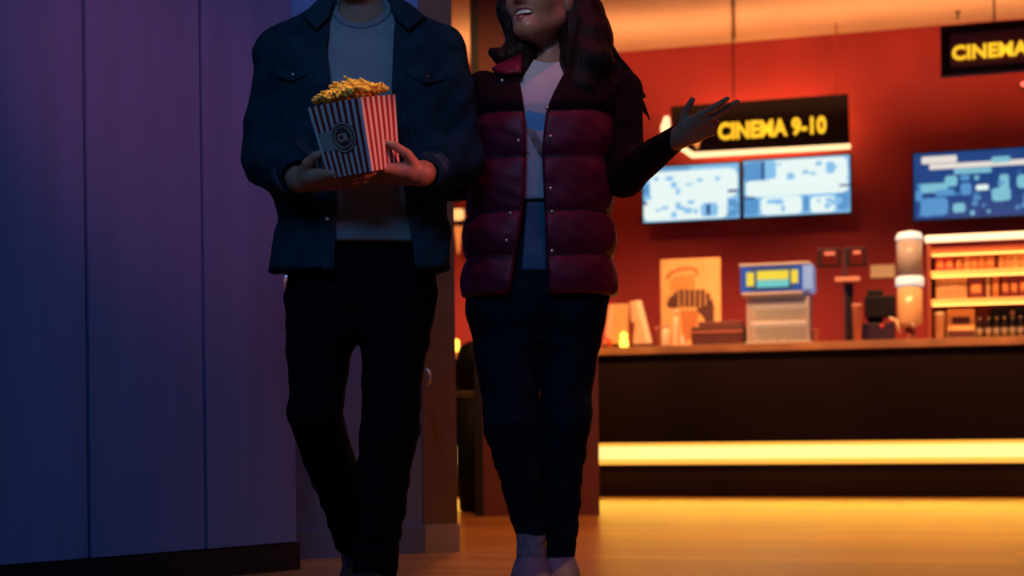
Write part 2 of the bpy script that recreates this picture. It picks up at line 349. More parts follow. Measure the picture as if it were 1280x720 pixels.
# ================================================================== MENU SCREENS
M_bez = mat('screen_bezel', (.01, .011, .014), .35)
def em(name, c, s=1): return mat(name, (.02, .02, .02), .4, emit=c, es=s)
E_bg = em('screen_pale_blue', (.24, .55, .86), .95); E_wh = em('screen_white', (.80, .93, .90), 1.0); E_mid = em('screen_sky_blue', (.10, .33, .66), .9)
E_dk = em('screen_deep_blue', (.008, .055, .22), 1); E_navy = em('screen_navy', (.006, .035, .16), 1); E_cy = em('screen_cyan', (.20, .52, .64), 1); E_cr = em('screen_cream', (.80, .74, .66), 1)
def screen(name, label, u0, u1, vt, vb, e, blobs, bg, group):
    """vt, vb: (left, right) rows of the screen; blobs: (x0, y0, x1, y1, material) in parts of its face"""
    vmL, vmR = (vt[0]+vb[0])/2, (vt[1]+vb[1])/2
    s0, s1 = Q(u0, vmL, e)[0], Q(u1, vmR, e)[0]; um = (u0+u1)/2
    z1, z0 = Q(um, (vt[0]+vt[1])/2, e)[1], Q(um, (vb[0]+vb[1])/2, e)[1]; b = .014
    t = thing(name, label, 'screen', W((s0+s1)/2, e, z0), group)
    obj('screen_bezel', bx(NB(), s0, s1, e, e+.05, z0, z1, .004), M_bez, t)
    obj('wall_mount', bx(NB(), (s0+s1)/2-.15, (s0+s1)/2+.15, e+.051, WALL_E+.002, (z0+z1)/2-.1, (z0+z1)/2+.1), M_bez, t)
    obj('display', bx(NB(), s0+b, s1-b, e-.003, e+.002, z0+b, z1-b), bg, t)
    w, h = s1-s0-2*b, z1-z0-2*b; by = {}
    for (x0, y0, x1, y1, m) in blobs: by.setdefault(m.name, []).append((x0, y0, x1, y1))
    lay = 0
    for mn, rs in by.items():
        bm = NB(); lay += 1
        for (x0, y0, x1, y1) in rs:
            zc, sc = z1-b-(y0+y1)/2*h, s0+b+(x0+x1)/2*w; hw, hh = (x1-x0)/2*w, (y1-y0)/2*h; k = min(hw, hh)*.5; pts = []
            for cx, cy, a0 in ((1, 1, 0), (-1, 1, 90), (-1, -1, 180), (1, -1, 270)):
                for g in (0, 45, 90):
                    an = math.radians(a0+g); pts.append((sc+cx*(hw-k)+k*math.cos(an), zc+cy*(hh-k)+k*math.sin(an)))
            prism(bm, pts, e-.0035-.0006*lay, e-.0031)
        tag(obj('menu_graphics', bm, MATS[mn], t), kind='stuff')
    return t
bl = [(0, .02, .5, .12, E_mid), (.07, .08, .985, .62, E_wh), (.0, .3, .1, .5, E_mid), (0, .58, .88, .98, E_wh), (.55, .66, .99, .97, E_mid), (.60, .70, .78, .95, E_bg), (.45, .40, .54, .45, E_mid), (.88, .48, .99, .53, E_dk), (0, .62, .04, .68, E_dk), (.66, .72, .70, .92, E_dk)]
g8 = np.random.default_rng(8)
def soft(n, x0, x1, y0, y1): return [(x, y, x+a, y+b, m_) for x, y, a, b, m_ in ((g8.uniform(x0, x1), g8.uniform(y0, y1), g8.uniform(.02, .09), g8.uniform(.03, .14), (E_bg, E_bg, E_mid)[k % 3]) for k in range(n))]
bl += soft(10, .1, .85, .12, .4)+soft(14, .05, .9, .62, .86)
screen('menu_screen', 'bright pale menu screen nearer the pillar, under the black hanging sign', 802, 926.5, (208.5, 201), (281, 274.5), 1.25, bl, E_bg, 'bright menu screens under the sign')
bl = [(0, .02, .19, .38, E_mid), (.24, .02, .98, .45, E_wh), (.02, .36, .98, .65, E_wh), (.20, .03, .31, .34, E_bg), (.60, .04, .66, .32, E_mid), (.78, .1, .86, .3, E_bg), (.92, .1, .99, .26, E_mid), (.16, .66, .55, .98, E_wh), (0, .66, .14, .98, E_mid), (.63, .70, .86, .98, E_wh), (.56, .68, .62, .96, E_mid), (.88, .60, .99, .96, E_mid), (.17, .02, .2, .36, E_dk), (.0, .64, .10, .68, E_dk), (.9, .51, 1, .545, E_dk)]
bl += soft(10, .3, .9, .06, .3)+soft(14, .2, .9, .68, .84)
screen('menu_screen', 'bright pale menu screen with blue corner blocks, nearer the big blue screen', 927.5, 1065, (200, 190.5), (274.5, 267), 1.25, bl, E_bg, 'bright menu screens under the sign')
bl = [(.05, .05, .28, .16, E_cr), (.10, .17, .76, .25, E_cr), (.26, .26, .50, .34, E_cy), (.50, .11, .62, .2, E_cy), (.04, .46, .22, .60, E_cy), (.04, .68, .22, .95, E_mid), (.2, .36, .28, .52, E_cy), (.30, .48, .37, .66, E_mid), (.40, .52, .48, .60, E_wh), (.39, .38, .42, .44, E_cy), (.25, .78, .33, .92, E_cy), (.50, .58, .62, .78, E_cy), (.55, .38, .61, .62, E_cy), (.38, .68, .43, .74, E_mid), (.66, .40, .78, .60, E_cy), (.70, .66, .9, .9, E_mid), (.82, .38, .94, .56, E_cy), (.30, .36, .36, .44, E_mid), (.01, .55, .05, .72, E_mid), (.14, .56, .26, .66, E_mid)]
g9 = np.random.default_rng(5)
for k in range(34):
    x, y, ww, hh = g9.uniform(.02, .95), g9.uniform(.34, .93), g9.uniform(.012, .05), g9.uniform(.02, .07); bl.append((x, y, x+ww, y+hh, (E_mid, E_cy, E_mid, E_navy)[k % 4]))
screen('menu_screen', 'wide deep blue menu screen with pale scattered patches, above the shelves', 1140, 1342, (193, 176), (279.5, 266), 1.25, bl, E_dk, None)
# ================================================================== THINGS ON THE COUNTER
M_or = mat('orange_board', (.92, .52, .18), .55, var=.12, vs=8); M_cream = mat('cream_plastic', (.90, .72, .48), .5); M_brn = mat('dark_brown_box', (.09, .022, .016), .5, var=.2, vs=20)
M_amb = mat('amber_glow', (1, .6, .1), .4, emit=(1., .55, .06), es=3.0); M_grey = mat('stand_grey', (.45, .36, .30), .5); M_gl = mat('clear_glass', (.85, .86, .84), .08, alpha=.22, spec=.8)
M_st = mat('steel', (.62, .60, .58), .3, .9); M_tan = mat('tan_card', (.72, .42, .22), .6)
z_ = CT+.001
# two easel menu stands, left end
def easel(label, ub0, ub1, ut0, ut1, vt, e, face):
    t = thing('menu_stand', label, 'stand', W(Sx((ub0+ub1)/2, e, 425), e+.05, z_), 'easel menu stands')
    zt = Z((ut0+ut1)/2, vt, e); b0, b1, t0, t1 = Sx(ub0, e, 425), Sx(ub1, e, 425), Sx(ut0, e, vt), Sx(ut1, e, vt)
    bm = NB(); bx(bm, b0, b1, e-.01, e+.12, z_, z_+.03, .004); obj('base', bm, M_brn, t)
    bm = NB(); box8(bm, [W(b0, e, z_+.031), W(b1, e, z_+.031), W(b1, e+.02, z_+.031), W(b0, e+.02, z_+.031), W(t0, e+.07, zt), W(t1, e+.07, zt), W(t1, e+.09, zt), W(t0, e+.09, zt)], .003); obj('menu_panel', bm, face, t)
    return t, (b0, b1, t0, t1, zt)
t, g = easel('brown easel menu stand at the left end of the counter', 754, 786, 759, 784, 379, .16, M_tan)
bm = NB(); bx(bm, g[1]-.10, g[1]+.0, .135, .155, z_+.032, g[4]-.01, .003); obj('front_card', bm, M_or, t)
t, g = easel('slanted easel menu stand left of the orange poster board', 790, 816, 785, 800, 375, .20, M_tan)
bm = NB(); box8(bm, [W(g[1]-.035, .17, z_+.032), W(g[1], .17, z_+.032), W(g[1], .19, z_+.032), W(g[1]-.035, .19, z_+.032), W(g[3]-.035, .24, g[4]), W(g[3], .24, g[4]), W(g[3], .26, g[4]), W(g[3]-.035, .26, g[4])]); obj('edge_strip', bm, M_cream, t)
# glowing candle glasses
def candle(label, u, vtop, e, r, group=None):
    c = W(Sx(u, e, 425), e, z_); h = Z(u, vtop, e)-z_
    t = thing('candle_lamp', label, 'lamp', c, group)
    obj('glass', lathe(NB(), c, [(r*.8, 0), (r, .01), (r, h*.45), (r*.7, h*.5)]), M_amb, t, True)
    obj('flame_globe', ball(NB(), (c[0], c[1], c[2]+h*.75), h*.25, 2), M_amb, t, True)
candle('small glowing yellow candle lamp before the brown easel stand', 780, 415, .05, .028)
candle('amber glowing candle lamp at the far left counter end', 570.5, 424, .05, .034)
# red fruit-shaped shaker
c = W(Sx(760, .08, 425), .08, z_)
t = thing('sauce_bottle', 'small red sauce bottle leaning left of the brown easel stand', 'bottle', c)
bm = NB(); tube(bm, [c+np.array([.02, 0, .016]), c+np.array([.012, 0, .03]), c+np.array([-.006, 0, .055]), c+np.array([-.014, 0, .07])], [.018, .021, .018, .009], 14); obj('bottle_body', bm, mat('red_plastic', (.75, .12, .05), .35), t, True)
bm = NB(); tube(bm, [c+np.array([-.015, 0, .0715]), c+np.array([-.021, 0, .087])], [.008, .004], 12); obj('nozzle', bm, mat('bright_red', (.8, .04, .03), .4, emit=(.8, .05, .03), es=.25), t, True)
# pink little cups
def cup(label, u, vtop, e, r, m, cat='cup', name='paper_cup', group=None):
    c = W(Sx(u, e, 425), e, z_); h = Z(u, vtop, e)-z_
    o = obj(name, lathe(NB(), c, [(r*.78, 0), (r, h*.93), (r*1.1, h*.94), (r*1.1, h), (r*.9, h), (r*.88, h*.9)], 20), m, None, True); tag(o, label, cat, group); return o
M_pk = mat('pink_card', (.75, .34, .26), .6)
cup('small pink cup between the slanted easel and the poster board', 823, 409, .3, .022, M_pk)
cup('small pink cup beside the right foot of the display case', 1019, 412, .3, .022, M_pk)
# poster board
e = .60
t = thing('poster_board', 'orange poster board with a striped dark popcorn tub picture leaning on the counter', 'poster', W(Sx(863, e, 425), e, z_))
a0, a1, zt = Sx(826, e, 375), Sx(901, e, 375), Z(863, 323, e)
obj('board', bx(NB(), a0, a1, e, e+.02, z_, zt, .003), M_or, t)
M_po = mat('poster_brown', (.10, .03, .02), .7, var=.4, vs=30); M_pb = mat('poster_rust', (.55, .20, .06), .7)
def qp(u, v): return Q(u, v, e)
arch = [qp(u, v) for u, v in ((832, 350), (833, 344), (840, 338), (852, 334), (866, 333.5), (872, 336), (873, 345), (870, 345), (869, 340), (866, 337.5), (852, 337.5), (842, 341), (836, 348))]
obj('arch_mark', prism(NB(), arch, e-.003, e+.001), M_pb, t)
obj('tub_picture', prism(NB(), [qp(*k) for k in ((837, 351), (846, 345), (868, 343), (869, 360), (848, 361.5), (838, 366))], e-.0025, e+.001), mat('poster_orange', (.74, .33, .09), .7), t)
bm = NB(); prism(bm, [qp(*k) for k in ((833, 381), (836, 373), (846, 364), (848, 362), (848, 385), (836, 385))], e-.003, e+.001)
for i in range(6): x = 849.5+i*6.6; prism(bm, [qp(*k) for k in ((x, 362+(i == 5)*4), (x+5.2, 361.5+(i > 4)*5), (x+5.2, 384-(i > 3)*3), (x, 384.6))], e-.003, e+.001)
tag(obj('striped_picture', bm, M_po, t), kind='stuff')
obj('cup_picture', prism(NB(), [qp(*k) for k in ((850, 388), (874, 388), (868, 425), (854, 425))], e-.003, e+.001), M_pb, t)
obj('dark_figure', prism(NB(), [qp(*k) for k in ((870, 386), (886, 380), (890, 372), (893, 384), (892, 404), (884, 406), (878, 396))], e-.003, e+.001), M_po, t)
# jars before the poster
def jar(label, u, vtop, r, e, m, lid):
    c = W(Sx(u, e, 425), e, z_); h = Z(u, vtop, e)-z_
    t = thing('jar', label, 'jar', c)
    obj('jar_body', lathe(NB(), c, [(r*.7, 0), (r, h*.12), (r, h*.62), (r*.6, h*.82)], 20), m, t, True); obj('lid', lathe(NB(), c+np.array([0, 0, h*.825]), [(r*.66, 0), (r*.66, h*.12), (r*.3, h*.175)], 20), lid, t, True)
jar('round cream jar at the left foot of the poster board', 833, 404, .034, .44, M_cream, M_tan)
jar('slim tall cream bottle jar before the poster board', 845.5, 386, .018, .40, M_cream, M_cream)
jar('tiny white jar in front of the poster board', 853.5, 419, .014, .22, mat('white_china', (.85, .8, .75), .3), M_cream)
# brown boxes
e = .25
t = thing('serving_box', 'dark brown wooden serving box left of the display case', 'box', W(Sx(897, e, 425), e, z_))
z1 = Z(897, 408, e); obj('box_body', bx(NB(), Sx(864, e), Sx(929, e), e, e+.25, z_, z1, .006), M_brn, t); obj('lid', bx(NB(), Sx(872, e), Sx(926, e), e+.03, e+.22, z1+.001, Z(897, 401, e), .006), mat('reddish_lid', (.16, .04, .03), .45), t)
obj('rim', bx(NB(), Sx(864.5, e), Sx(928.5, e), e-.006, e-.0005, Z(897, 416, e), Z(897, 413, e)), mat('copper_rim', (.40, .14, .08), .4), t)
c = W(Sx(872, .18, 425), .18, z_); z3 = Z(872, 396, .18)
# ------------ glass display case with a blue lit header
e = .25
t = thing('display_case', 'glass display case with blue and yellow lit header and two shelves', 'display case', W(Sx(971, e, 425), e+.15, z_))
k0, k1 = Sx(934, e), Sx(1012, e); zt = Z(971, 362, e); d1 = e+.32
M_case_m = mat('case_frame', (.52, .49, .42), .4, .2)
obj('case_base', bx(NB(), k0-.012, k1+.012, e-.01, d1, z_, z_+.028, .004), M_case_m, t)
for (s0, e0) in ((k0, e), (k1-.018, e), (k0, d1-.03), (k1-.018, d1-.03)): obj('post', bx(NB(), s0, s0+.018, e0, e0+.018, z_+.029, zt), M_case_m, t)
obj('back_glass', bx(NB(), k0+.02, k1-.02, d1-.012, d1-.008, z_+.03, zt), mat('case_back', (.20, .21, .20), .4), t)
obj('front_glass', bx(NB(), k0+.02, k1-.02, e+.006, e+.009, z_+.03, zt), M_gl, t)
obj('side_glass', bx(NB(), k1-.006, k1-.003, e+.02, d1-.032, z_+.03, zt), M_gl, t)
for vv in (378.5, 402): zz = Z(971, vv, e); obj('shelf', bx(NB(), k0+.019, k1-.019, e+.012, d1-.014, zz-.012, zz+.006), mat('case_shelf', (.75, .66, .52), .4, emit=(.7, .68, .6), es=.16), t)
for zz, rr in ((z_+.03, 7), (Z(971, 402, e)+.007, 7)):
    for i in range(rr):
        s = k0+.045+i*(k1-k0-.09)/(rr-1); cc = W(s, e+.12+.03*(i % 2), zz); obj('pastry', ball(NB(), cc+np.array([0, 0, .024]), .024, 2, (1.05, 1, .98)), mat('pastry', (.30, .20, .12), .7, var=.3, vs=40), t, True)
h0, h1 = Sx(926.5, e-.04), Sx(1004, e-.04); hz0, hz1 = Z(965, 367, e-.04), Z(965, 329.5, e-.04)
hd = obj('header', bx(NB(), h0, h1, e-.04, d1-.05, hz0+.012, hz1-.012, .003), mat('header_blue', (.01, .06, .35), .4, emit=(.006, .07, .42), es=.5), t)
hx, hh = h1-h0, hz1-hz0
M_hy = em('header_yellow', (.80, .60, .03), 1.1); M_ht = em('header_teal', (.12, .58, .55), 1); M_hb = em('header_dark_blue', (.004, .05, .13), 1)
for (x0, x1_, y0, y1, m, nm) in ((.15, .86, .06, .94, M_hb, 'header_band'), (.10, .22, .24, .76, M_hy, 'yellow_mark'), (.27, .78, .46, .80, M_hy, 'yellow_mark'), (.27, .78, .18, .45, M_ht, 'teal_mark'), (.82, .93, .30, .80, M_hy, 'yellow_mark')):
    ly = .043 if nm == 'header_band' else .046
    obj(nm, bx(NB(), h0+hx*x0, h0+hx*x1_, e-ly, e-.0405, hz0+.012+(hh-.024)*y0, hz0+.012+(hh-.024)*y1), m, hd)
obj('header_end', bx(NB(), h1+.001, Sx(1017, e-.04), e-.036, d1-.05, hz0+.02, hz1-.012, .003), mat('header_side', (.2, .35, .6), .35, emit=(.16, .36, .75), es=.5), t)
obj('header_trim', bx(NB(), h0-.006, h1+.05, e-.046, d1-.04, hz1-.0115, hz1+.004, .003), M_case_m, t)
obj('header_sill', bx(NB(), h0+.006, h1+.0, e-.044, d1-.045, hz0-.006, hz0+.0115, .003), M_case_m, t)
# ------------ till with twin small displays on a pole
e = .30
t = thing('till_display', 'pair of small dark till displays on a pole behind the counter', 'till', W(Sx(1057, e, 425), e, z_))
zc = Z(1057, 345, e); sp = Sx(1057, e)
obj('pole', bx(NB(), sp-.009, sp+.009, e+.03, e+.048, z_+.013, Z(1057, 309, e)), mat('pole_brown', (.05, .02, .016), .4), t)
obj('lower_post', bx(NB(), sp-.005, sp+.05, e+.05, e+.1, z_+.013, Z(1057, 353, e)), M_dk, t)
obj('pole_base', bx(NB(), sp-.05, sp+.05, e-.03, e+.1, z_, z_+.012, .003), M_dk, t)
M_dr = mat('dark_red_glass', (.10, .010, .010), .5, spec=.1)
for (ua, ub) in ((1023, 1052), (1059, 1084)):
    b = obj('till_screen', bx(NB(), Sx(ua, e), Sx(ub, e), e-.005, e+.025, Z(1050, 333.5, e), Z(1050, 310, e), .004), M_dk, t)
    obj('screen_glass', bx(NB(), Sx(ua+5, e), Sx(ub-4, e), e-.008, e-.0055, Z(1050, 331, e), Z(1050, 313, e)), M_dr, b)
    obj('lit_patch', bx(NB(), Sx(ua+9, e), Sx(ub-7, e), e-.0105, e-.0085, Z(1050, 318.5, e), Z(1050, 314.5, e)), mat('rose_light', (.6, .2, .16), .5, emit=(.6, .16, .1), es=.5), b)
obj('card_tray', bx(NB(), Sx(1045, e), Sx(1076, e), e-.03, e+.06, Z(1060, 352, e), Z(1060, 346.5, e), .004), M_pk, t)
# ------------ black coffee machine
e = .28
t = thing('coffee_machine', 'black coffee machine between the till pole and the tall dispenser', 'coffee machine', W(Sx(1095, e, 425), e, z_))
M_bk = mat('machine_black', (.006, .005, .005), .5, spec=.2)
obj('machine_base', bx(NB(), Sx(1073, e), Sx(1119, e), e-.02, e+.26, z_, Z(1095, 404, e), .006), mat('machine_maroon', (.03, .008, .008), .4), t)
obj('machine_body', bx(NB(), Sx(1084, e), Sx(1104, e), e+.06, e+.26, Z(1095, 404, e)+.001, Z(1095, 361, e), .008), M_bk, t)
obj('brew_head', bx(NB(), Sx(1081, e), Sx(1120, e), e-.02, e+.058, Z(1095, 397, e), Z(1095, 370, e), .008), M_bk, t)
obj('hopper', bx(NB(), Sx(1104.6, e), Sx(1120, e), e+.06, e+.2, Z(1095, 396, e), Z(1095, 373, e), .006), M_bk, t)
obj('steam_arm', tube(NB(), [W(Sx(1112, e), e-.03, Z(1095, 398, e)), W(Sx(1121, e), e-.05, Z(1095, 402, e)), W(Sx(1125, e), e-.05, Z(1095, 418, e))], .008), M_cream, t, True)
obj('button', ball(NB(), W(Sx(1103, e), e-.022, Z(1095, 408, e)), .012), mat('bright_red', ()), t, True)
cup('small pale cup behind the till pole before the coffee machine', 1072, 380, .2, .030, M_pk)
e = WALL_E-.012
nt_ = thing('paper_notice', 'blank cream paper notice on the red wall behind the coffee machine', 'notice', W(Sx(1103, e, 338), e, Z(1103, 347, e)))
obj('wall_mount', bx(NB(), Sx(1090, e, 338), Sx(1116, e, 338), e+.007, WALL_E+.001, Z(1103, 346, e), Z(1103, 332, e)), M_tan, nt_)
obj('sheet', bx(NB(), Sx(1088, e, 338), Sx(1118.5, e, 338), e, e+.006, Z(1103, 347, e), Z(1103, 331, e)), mat('notice_paper', (.95, .82, .52), .7), nt_)
# ------------ tall clear drink dispenser
e = .28
c = W(Sx(1138, e, 425), e, z_); zz = lambda v: Z(1138, v, e)-z_
r = (Sx(1155, e)-Sx(1121, e))/2
t = thing('drink_dispenser', 'tall cylindrical drink dispenser with a silver lid beside the shelf unit', 'dispenser', c)
obj('stand', lathe(NB(), c, [(r*.95, 0), (r*.95, .012), (r*.35, .016), (r*.35, zz(409))], 28), mat('stand_red_brown', (.22, .05, .03), .5), t, True)
obj('lower_tank', lathe(NB(), c, [(r*.75, zz(408.5)), (r*.93, zz(403)), (r*.93, zz(358.5))], 28), mat('amber_tank', (.62, .38, .18), .25, emit=(.5, .24, .08), es=.08), t, True)
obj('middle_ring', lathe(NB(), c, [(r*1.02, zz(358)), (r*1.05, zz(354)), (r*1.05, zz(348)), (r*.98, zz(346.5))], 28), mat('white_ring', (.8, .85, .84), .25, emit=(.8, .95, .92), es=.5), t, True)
obj('upper_tank', lathe(NB(), c, [(r*.95, zz(346)), (r*.95, zz(300.5))], 28), mat('smoky_tank', (.50, .46, .44), .15, trans=.3), t, True)
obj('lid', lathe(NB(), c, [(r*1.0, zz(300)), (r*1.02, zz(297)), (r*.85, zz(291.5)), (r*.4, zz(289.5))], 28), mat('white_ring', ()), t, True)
obj('tap', tube(NB(), [c+np.array([-.01, -r*.9, zz(405)]), c+np.array([-.01, -r*1.35, zz(407)]), c+np.array([-.01, -r*1.4, zz(412)])], .008), M_st, t, True)
# ------------ lit shelf unit
e = .34; DEP = .30
u0, u1 = Sx(1160, e), Sx(1342, e)
t = thing('shelf_unit', 'warm lit orange shelf unit at the right end of the counter', 'shelf', W((u0+u1)/2, e, z_))
M_sh = mat('shelf_orange', (.72, .34, .09), .5, var=.1, vs=6); M_bkp = mat('shelf_back', (.40, .08, .03), .6)
zt, za, zb, zc = Z(1220, 293, e), Z(1220, 312.5, e), Z(1220, 337, e), Z(1220, 373, e)
obj('side_panel', bx(NB(), u0, u0+.022, e, e+DEP, z_, zt-.04), M_bkp, t); obj('side_panel', bx(NB(), u1-.022, u1, e, e+DEP, z_, zt-.04), M_bkp, t)
obj('back_panel', bx(NB(), u0+.023, u1-.023, e+DEP-.012, e+DEP, z_, zt-.042), M_bkp, t)
obj('light_bar', bx(NB(), u0-.01, u1, e-.02, e+.05, zt-.034, zt+.004, .006), mat('shelf_light', (1, .8, .6), .5, emit=(1., .72, .42), es=1.35), t)
for zz_, th in ((za, .016), (zb, .03), (zc, .03)): obj('shelf', bx(NB(), u0+.023, u1-.023, e, e+DEP-.013, zz_-th, zz_), M_sh, t)
for zz_ in (zb, zc): obj('edge_glow', bx(NB(), u0+.023, u1-.023, e-.007, e-.0005, zz_-.031, zz_+.001), mat('edge_glow', (1, .6, .2), .5, emit=(1., .36, .055), es=.6), t)  # bright light on the shelf edges put in as emission
lamp_rows = ((za-.017, 0), (zb-.031, 1), (zc-.031, 2))
for zz_, k in lamp_rows: obj('shelf_lamp', bx(NB(), u0+.03, u1-.03, e+.015, e+.03, zz_-.008, zz_-.0005), mat('shelf_lamp', (1, .7, .3), .5, emit=(1., .42, .09), es=4), t)
# packs on the shelves, each a thing of its own
packs = {'orange': (.78, .30, .07), 'red': (.55, .06, .04), 'dark red': (.20, .025, .02), 'yellow': (.75, .48, .12), 'tan': (.55, .30, .12), 'rust': (.50, .15, .04)}
PM = {k: mat('pack_'+k.replace(' ', '_'), v, .5, var=.18, vs=30) for k, v in packs.items()}
def pack(u_0, u_1, vt, zb_, col, label, group, e0=.05):
    z1 = Z(1220, vt, e+e0); s0, s1 = Sx(u_0, e+e0, vt), Sx(u_1, e+e0, vt)
    k = thing('snack_box', label, 'box', W((s0+s1)/2, e+e0, zb_), group)
    obj('carton', bx(NB(), s0+.002, s1-.002, e+e0, e+e0+.13, zb_+.001, z1, .003), PM[col], k)
    obj('front_label', bx(NB(), s0+(s1-s0)*.2, s1-(s1-s0)*.2, e+e0-.002, e+e0-.0003, zb_+(z1-zb_)*.3, zb_+(z1-zb_)*.72), PM['orange' if col in ('red', 'dark red', 'rust') else 'tan'], k)
row = [(1169, 1181, 'red'), (1181, 1192, 'red'), (1194, 1203, 'rust'), (1204, 1213, 'orange'), (1213, 1222, 'rust'), (1222, 1231, 'rust'), (1231, 1244, 'rust'), (1248, 1256, 'orange'), (1256, 1265, 'orange'), (1265, 1274, 'yellow'), (1274, 1283, 'orange'), (1284, 1296, 'orange')]
names = {0: 'red snack box at the left end of the top shelf', 1: 'second red snack box on the top shelf', 2: 'rust snack box next to the two red boxes on the top shelf', 3: 'lone orange box amid rust boxes on the top shelf', 6: 'widest rust box in the middle of the top shelf', 9: 'yellow snack box on the top shelf', 11: 'widest orange box at the right of the top shelf'}
for i, (a, b, cn) in enumerate(row):
    lb = names.get(i) or ('rust snack box right of the lone orange one on the top shelf' if cn == 'rust' else 'orange snack box around the yellow box on the top shelf')
    pack(a, b, 319+(i*7 % 5)*.5, zb, cn, lb, 'snack boxes on the top shelf')
row = [(1169, 1209, 'tan', 'wide tan carton at the left of the middle shelf'), (1210, 1230, 'dark red', 'broad dark red box beside the tan carton on the middle shelf'), (1232, 1238, 'tan', 'thin tan box amid dark boxes on the middle shelf'), (1240, 1249, 'rust', 'rust box right of the thin tan box on the middle shelf'), (1251, 1262, 'dark red', None), (1262, 1273, 'dark red', None), (1273, 1284, 'dark red', None), (1285, 1297, 'dark red', None)]
for i, (a, b, cn, lb) in enumerate(row): pack(a, b, 346+(i % 3), zc, cn, lb or 'dark red snack box in the right row of the middle shelf', 'snack boxes on the middle shelf')
cup('tall cream cup at the left of the bottom shelf', 1174.5, 391, e+.06, .034, M_cream)
k = thing('popcorn_carton', 'orange carton with a dark window on the bottom shelf', 'carton', W(Sx(1201, e+.1, 425), e+.1, z_))
s0, s1 = Sx(1184, e+.1), Sx(1219, e+.1); obj('carton', bx(NB(), s0, s1, e+.1, e+.2, z_, Z(1201, 386, e+.1), .005), M_or, k); obj('window_patch', bx(NB(), s0+.03, s1-.03, e+.097, e+.0995, Z(1201, 405, e+.1), Z(1201, 396, e+.1)), M_brn, k)
obj('bottom_band', bx(NB(), s0+.004, s1-.004, e+.096, e+.0995, z_+.002, Z(1201, 413, e+.1)), M_brn, k)
# dark grinder and bottles, bottom shelf
cc = W(Sx(1261, e+.16, 425), e+.16, z_); hz = lambda v: Z(1261, v, e+.16)-z_
k = thing('coffee_grinder', 'big dark coffee grinder behind the bottles on the bottom shelf', 'grinder', cc)
obj('grinder_base', bx(NB(), Sx(1244, e+.16), Sx(1278, e+.16), e+.11, e+.23, z_, z_+hz(406), .006), M_bk, k); obj('grinder_body', bx(NB(), Sx(1239, e+.16), Sx(1285, e+.16), e+.1, e+.24, z_+hz(406)+.001, z_+hz(385), .01), M_bk, k)
obj('dial', ball(NB(), W(Sx(1266, e+.09), e+.098, z_+hz(392)), .014), M_tan, k, True)
M_bot = mat('dark_bottle', (.02, .012, .012), .2); M_lab = mat('bottle_label', (.30, .22, .14), .5)
first = None; first_parts = []
bts = [(1225, 'dark bottle left of the grinder on the bottom shelf'), (1236, None), (1246, None), (1256, None), (1266, None), (1276, None)]
for i, (u, lb) in enumerate(bts):
    ee = e+.03; c = W(Sx(u, ee, 425), ee, z_)
    if first is None:
        h = Z(u, 397, ee)-z_; k = thing('drink_bottle', '', 'bottle', c)
        a = obj('bottle_body', lathe(NB(), c, [(.016, 0), (.019, .006), (.019, h*.62), (.008, h*.82), (.008, h*.93)], 16), M_bot, k, True)
        b = obj('bottle_label', lathe(NB(), c+np.array([0, 0, h*.15]), [(.0197, 0), (.0197, h*.38)], 16), M_lab, k, True)
        d = obj('cap', lathe(NB(), c+np.array([0, 0, h*.932]), [(.010, 0), (.010, h*.07)], 16), M_lab, k, True)
        first = k; first_parts = [a, b, d]
    else:
        k = first.copy(); COL.objects.link(k); k.location = Vector([float(x) for x in c])
        for pt in first_parts: o2 = pt.copy(); COL.objects.link(o2); o2.parent = k
    k['label'] = lb or 'dark bottle with pale label in the row before the grinder'; k['group'] = 'bottles on the bottom shelf'
# ------------ little fittings
c = ceil_pt(1197, 14)
k = thing('sprinkler', 'small dark sprinkler head on the ceiling left of the hanger rod', 'sprinkler', (c[0], c[1], CEIL-.05))
obj('ceiling_mount', lathe(NB(), np.array([c[0], c[1], CEIL-.012]), [(.014, 0), (.016, .012)], 16), M_dk, k, True); obj('spray_head', lathe(NB(), np.array([c[0], c[1], CEIL-.05]), [(.010, 0), (.012, .006), (.006, .01), (.006, .0378)], 12), M_dk, k, True)
e = WALL_E-.03; s, z = Q(1279, 105, e)
k = thing('wall_beacon', 'small red indicator light on the wall under the framed sign', 'light', W(s, e, z-.02))
obj('wall_mount', bx(NB(), s-.025, s+.025, e+.012, WALL_E+.001, z-.025, z+.025, .003), M_sign, k); obj('red_lens', ball(NB(), W(s, e+.004, z), .017), mat('red_lens', (.9, .1, .1), .3, emit=(1, .12, .08), es=2.5), k, True)
# sconce on the far wall left of the pillar
e = WALL_E-.09; s, z = Q(572.5, 268, e)
k = thing('wall_sconce', 'glowing amber wall sconce seen between the man and the woman', 'lamp', W(s, e, z-.3))
obj('wall_mount', bx(NB(), s-.03, s+.03, e+.065, WALL_E+.001, z-.1, z+.03), M_dk, k)
obj('shade', lathe(NB(), W(s, e, z-.04), [(.034, 0), (.047, .01), (.044, .075)], 20), mat('sconce_glow', (1, .7, .4), .5, emit=(1., .52, .17), es=1.3), k, True)
obj('glass_drop', lathe(NB(), W(s, e, z-.30), [(.006, 0), (.018, .10), (.034, .2), (.036, .205)], 16), mat('sconce_drop', (.9, .4, .15), .4, emit=(.9, .26, .05), es=.75), k, True)
# black waste bin behind the woman
c = P(594, 640, 7.75); c[2] = 0
k = thing('waste_bin', 'tall black waste bin left of the dark red pillar', 'bin', c)
obj('bin_body', lathe(NB(), c, [(.075, 0), (.085, .01), (.098, .2), (.10, .62)], 28), M_bk, k, True); obj('rim', lathe(NB(), c, [(.104, .625), (.106, .64), (.104, .655)], 28), mat('bin_rim', (.16, .12, .09), .4, .4), k, True)
obj('lid', lathe(NB(), c, [(.10, .66), (.10, .80), (.075, .9), (.02, .93)], 28), M_bk, k, True)
